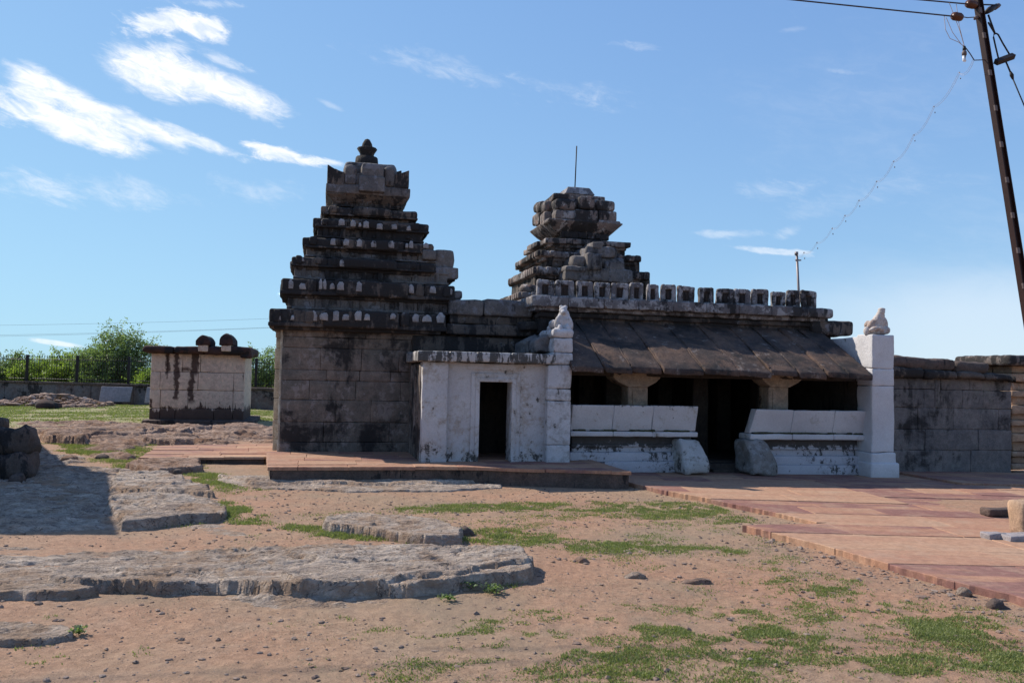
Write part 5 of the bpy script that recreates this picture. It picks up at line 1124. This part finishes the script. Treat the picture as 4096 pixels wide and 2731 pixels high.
tree('bush', 'small yellow-green shrub hanging over the boundary wall beside the small shrine', 'bush', u, v, .2, [(0, 0, 1.4, .55, .4, .45), (-.35, -.8, 1.05, .3, .3, .22)], 60, .14, 'leafy', .03, seed=30, group='bushes beyond the boundary wall')
mb = MB(); r_ = np.random.default_rng(9); kk = 16000; x = r_.uniform(-75, 12, kk); y = 80 + r_.uniform(-6, 8, kk) - x*.28; zt_ = (1.45+.85*fbm(x*.2, y*.1, x*0, 3, 5))*np.sqrt(r_.random(kk)) ; d = r_.normal(size=(kk, 3)); d /= np.linalg.norm(d, axis=1)[:, None]; e = r_.normal(size=(kk, 3)); e = np.cross(d, e); pp = np.stack([x, y, zt_], 1)
V = np.stack([pp, pp+d*.2+e*.09, pp+d*.42, pp+d*.2-e*.09], 1); mb.add(V.reshape(-1, 3), np.arange(4*kk).reshape(kk, 4), 0, np.repeat(r_.random(kk), 4)); solo('far_scrub', mb, [M['leaf']], 'low far-off scrub along the skyline beyond the boundary wall', 'scrub', kind='stuff', smooth=False)

# ------------------------------------------------------------------ rods, pole and wires
cc, zr = ROD; mb = MB(); z1 = pz(2322, 586, VD); mb.tube([(cc, VD, zr-.05), (cc+.03, VD, z1)], .017, 6); solo('lightning_rod', mb, [M['iron']], 'thin black iron rod rising from the top of the right-hand tower', 'rod')
VPp = 20.6; a = P(3196, 1195, VPp); b = P(3187, 1012, VPp)
t = thing('roof_pipe', 'thin grey galvanised pipe standing behind the parapet, carrying the string of bulbs', 'pipe', a[0], VPp, 3.3)
mb = MB(); mb.tube([(a[0], VPp, 3.3), (a[0], VPp, a[1]), (b[0], VPp, b[1])], .034, 8); part('pipe_shaft', mb, [M['pipe']], t); mb = MB(); c = P(3188, 1040, VPp); mb.box(c[0]-.05, c[0]+.12, VPp-.03, VPp+.03, c[1]-.02, c[1]+.015, .1, .008, 0); mb.tube([(b[0]-.01, VPp, b[1]-.06), (b[0]-.01, VPp, b[1]+.03)], .05, 8); part('pipe_clamp', mb, [M['pipe']], t)
VQ = 10.4
def q(px, py, v=VQ): a = P(px, py, v); return Vector((a[0], v, a[1]))
pt, pbm = q(3902, -60), q(4098, 1180); base = pt + (pbm-pt)*((pt.z+.3)/(pt.z-pbm.z)); dr = (pbm-pt).normalized()
t = thing('utility_pole', 'dark leaning steel utility pole with pale straps, cut off by the right edge', 'pole', base.x, VQ, -.1)
mb = MB(); side = Vector((1, 0, 0)); fwd = Vector((0, 1, 0))
def beam(mb, p0, p1, w0, w1, dx0, dx1, dy0, dy1):
    V = []
    for p, w in ((p0, w0), (p1, w1)):
        w *= .9
        for x, y in ((dx0, dy0), (dx1, dy0), (dx1, dy1), (dx0, dy1)): V.append(tuple(p + side*x*w + fwd*y*w))
    mb.add(V, [[0, 1, 5, 4], [1, 2, 6, 5], [2, 3, 7, 6], [3, 0, 4, 7], [4, 5, 6, 7], [3, 2, 1, 0]])
top = pt - dr*.35
beam(mb, top, base, 1, 1.25, -.052, -.040, -.05, .05); beam(mb, top, base, 1, 1.25, .040, .052, -.05, .05); beam(mb, top, base, 1, 1.25, -.041, .041, -.006, .006)
part('pole_shaft', mb, [M['rust']], t, False)
for px, py in ((3922, 48), (3938, 148), (3964, 297), (3989, 438), (4014, 583), (4034, 724), (4060, 865), (4083, 1005), (4101, 1146)):
    s_ = (q(px, py).z-top.z)/(base.z-top.z); c = top+(base-top)*s_; w = .052*(1+.25*s_)
    mb = MB(); beam(mb, c-dr*.042, c+dr*.042, 1, 1, -w-.004, -w*.15, -w-.006, -w*.6); part('strap', mb, [M['bandm']], t, False)
mb = MB(); mb.tube([q(3946, 50), q(3962, 38, VQ+.1), q(3984, 24, VQ+.15)], [.035, .05, .035], 6); mb.tube([q(3935, 20), q(4002, 22, VQ+.15)], .012, 5); part('bracket', mb, [M['iron']], t)
mb = MB(); mb.tube([q(3916, 72), q(3904, 70), q(3898, 78)], [.022, .03, .02], 6); part('shackle', mb, [M['bandm']], t)
mb = MB(); mb.tube([q(3978, 34, VQ+.15), q(3995, 22, VQ+.15)], .035, 8); part('shackle', mb, [M['bandm']], t)
def insul(px, py, lab):
    c = q(px, py); mb = MB(); V0 = []
    prof = [(.0, -.085), (.05, -.08), (.062, -.05), (.062, .045), (.05, .075), (.0, .085)]; m2 = MB(); m2.lathe((0, 0, 0), prof, 10); v_ = m2.v[0].copy(); W_ = np.stack([c.x+v_[:, 2], c.y+v_[:, 1], c.z-v_[:, 0]-.06*v_[:, 2]], 1); mb.add(W_, m2.q[0]); solo('insulator', mb, [M['brown']], lab, 'insulator', 'glazed insulators on the wires by the pole')
insul(3886, 19, 'upper brown glazed insulator, touching the pole'); insul(3829, 68, 'lower dark brown insulator hanging on the wire left of the pole')
def cable(name, pts, r, mat, label, cat='cable', group=None, sag=0, n=12):
    P_ = []
    for i in range(len(pts)-1):
        for k in range(n):
            s = k/n; p = pts[i].lerp(pts[i+1], s); p.z -= sag*4*s*(1-s); P_.append(p)
    P_.append(pts[-1]); mb = MB(); mb.tube(P_, r, 5); return solo(name, mb, [mat], label, cat, group)
def far(pa, pb, k): return pa + (pb-pa)*k
def hdir(p, px, py):       # point on the ray through a pixel at the same height as p
    d = ray(px, py); s = (p.z-H)/d[2]; x, y = d[0]*s, d[1]*s; return Vector((x*Uv[0]+y*Uv[1], x*Vv[0]+y*Vv[1], p.z))
p1 = q(3812, 66); e1 = hdir(p1, 3170, 0); cable('overhead_wire', [p1, e1, far(p1, e1, 9)], .011, M['wire'], 'lower overhead wire running left from the dark insulator out of the top of the picture', 'wire', 'overhead wires from the pole')
p2 = q(3870, 17); e2 = hdir(p2, 3680, 0); cable('overhead_wire', [p2, e2, far(p2, e2, 20)], .011, M['wire'], 'upper overhead wire running left from the insulator that touches the pole', 'wire', 'overhead wires from the pole')
cable('tie_wire', [q(3848, 68), q(3870, 72), q(3896, 70)], .008, M['wire'], 'short tie wire between the lower insulator and the leaning pole', 'wire')
# stay assembly on the right of the pole
t = thing('guy_wire', 'iron stay with long loop, crossbar and rod hanging right of the leaning pole', 'stay', q(4000, 140).x, VQ, 5)
mb = MB(); vv = VQ-.05; mb.tube([q(3953, 60, vv), q(3980, 135, vv)], .014, 5); mb.tube([q(3953, 90, vv), q(3980, 135, vv)], .014, 5); part('stay_wire', mb, [M['iron']], t)
mb = MB(); mb.tube([q(3995, 240, vv), q(3983, 190, vv), q(3974, 150, vv), q(3976, 138, vv), q(3986, 135, vv), q(3993, 140, vv), q(4010, 172, vv), q(4040, 222, vv)], .012, 6); part('stay_loop', mb, [M['iron']], t)
mb = MB(); A_, B_ = q(3990, 248, vv), q(4053, 225, vv); dd = (B_-A_).normalized()
mb.tube([A_-dd*.03, B_], [.052, .052], 4); part('crossbar', mb, [M['iron']], t, False)
mb = MB(); mb.tube([q(4024, 248, vv), q(4042, 290, vv)], .013, 5); mb.tube([q(4042, 288, vv), q(4047, 302, vv), q(4052, 318, vv)], [.015, .03, .014], 6); mb.tube([q(4050, 312, vv), q(4100, 430, vv), far(q(4050, 312, vv), q(4100, 430, vv), 6.6)], .010, 5); part('stay_rod', mb, [M['iron']], t)
# hanging lamp and its flex
t = thing('hanging_bulb', 'white tubular energy-saving bulb hanging from flex left of the pole', 'light bulb', q(3857, 190).x, VQ, q(3857, 250).z)
mb = MB(); mb.tube([q(3857, 186), q(3857, 202)], [.02, .024], 8); part('bulb_socket', mb, [M['black']], t); mb = MB(); mb.tube([q(3857, 202), q(3857, 210), q(3857, 222)], [.018, .034, .034], 8); part('bulb_base', mb, [M['bandm']], t)
mb = MB()
for dx in (-3.2, 3.2): mb.tube([q(3858+dx, 222), q(3858+dx, 244), q(3858+dx*.6, 248)], [.016, .016, .006], 8)
part('bulb_tube', mb, [M['bulb']], t)
cable('flex_wire', [q(3777, 66), q(3782, 120), q(3800, 155), q(3835, 170), q(3857, 188)], .0045, M['thinw'], 'drooping thin flex from the lower overhead wire to the hanging bulb, leftmost loop', 'wire', 'flexes to the hanging bulb')
cable('flex_wire', [q(3784, 70), q(3810, 130), q(3845, 178), q(3857, 186)], .0045, M['thinw'], 'straight thin flex from the lower overhead wire down to the hanging bulb', 'wire', 'flexes to the hanging bulb')
cable('flex_wire', [q(3797, 12), q(3815, 60), q(3838, 120), q(3857, 186)], .0045, M['thinw'], 'long flex from the upper overhead wire to the hanging bulb, left of the last one', 'wire', 'flexes to the hanging bulb')
cable('flex_wire', [q(3825, 18), q(3838, 110), q(3857, 184)], .0045, M['thinw'], 'long flex from the upper overhead wire to the hanging bulb, nearest the pole', 'wire', 'flexes to the hanging bulb')
cable('flex_wire', [q(3858, 186), q(3880, 215), q(3897, 242), q(3952, 240)], .008, M['wire'], 'twisted wire tying the hanging bulb back to the leaning pole', 'wire')
# string of little bulbs from the pole to the roof pipe
fp = [(3896, 244), (3838, 296), (3736, 432), (3656, 545), (3575, 650), (3507, 730), (3436, 806), (3380, 866), (3329, 917), (3268, 974), (3216, 1014), (3189, 1016)]; N_ = len(fp)
def fv(i): return VQ + (VPp-VQ)*(i/(N_-1))
fps = [q(x, y, fv(i)) for i, (x, y) in enumerate(fp)]
t = thing('string_lights', 'thin festoon of tiny paired bulbs sagging from the leaning pole down to the roof pipe', 'string lights', fps[0].x, VQ, 5)
mb = MB(); P_ = []
for i in range(N_-1):
    for k in range(6): s = k/6; p = fps[i].lerp(fps[i+1], s); p.z -= .10*4*s*(1-s); P_.append(p)
mb.tube(P_+[fps[-1]], .0026, 4); P2 = [p+Vector((0, .02, .03)) for p in P_]; mb.tube(P2, .0022, 4); part('light_cable', mb, [M['thinw']], t)
for i in range(1, N_-1):
    for dz in (.02, -.07-.006*i):
        c = fps[i]; k = .008+.0007*i; mb = MB(); mb.lathe((c.x+.02*(dz < 0), c.y, c.z+dz), [(.004, k*1.6), (k*.5, k*1.2), (k, .2*k), (k*.8, -k*.8), (.003, -k*1.3)], 8); part('tiny_bulb', mb, [M['glassb']], t)
# distant power lines
for i, (ya, yb, lab) in enumerate(((1297, 1272, 'topmost faint power line crossing the sky above the left tree'), (1337, 1307, 'middle faint power line crossing behind the top of the left tree'), (1343, 1309, 'lowest faint power line crossing behind the top of the left tree'))):
    v = 85; A_, B_ = q(-300, ya+7, v), q(1075, yb, v); cable('power_line', [A_, far(A_, B_, 1.12)], .009, M['wire'], lab, 'power line', 'faint far power lines at the left', sag=.15)
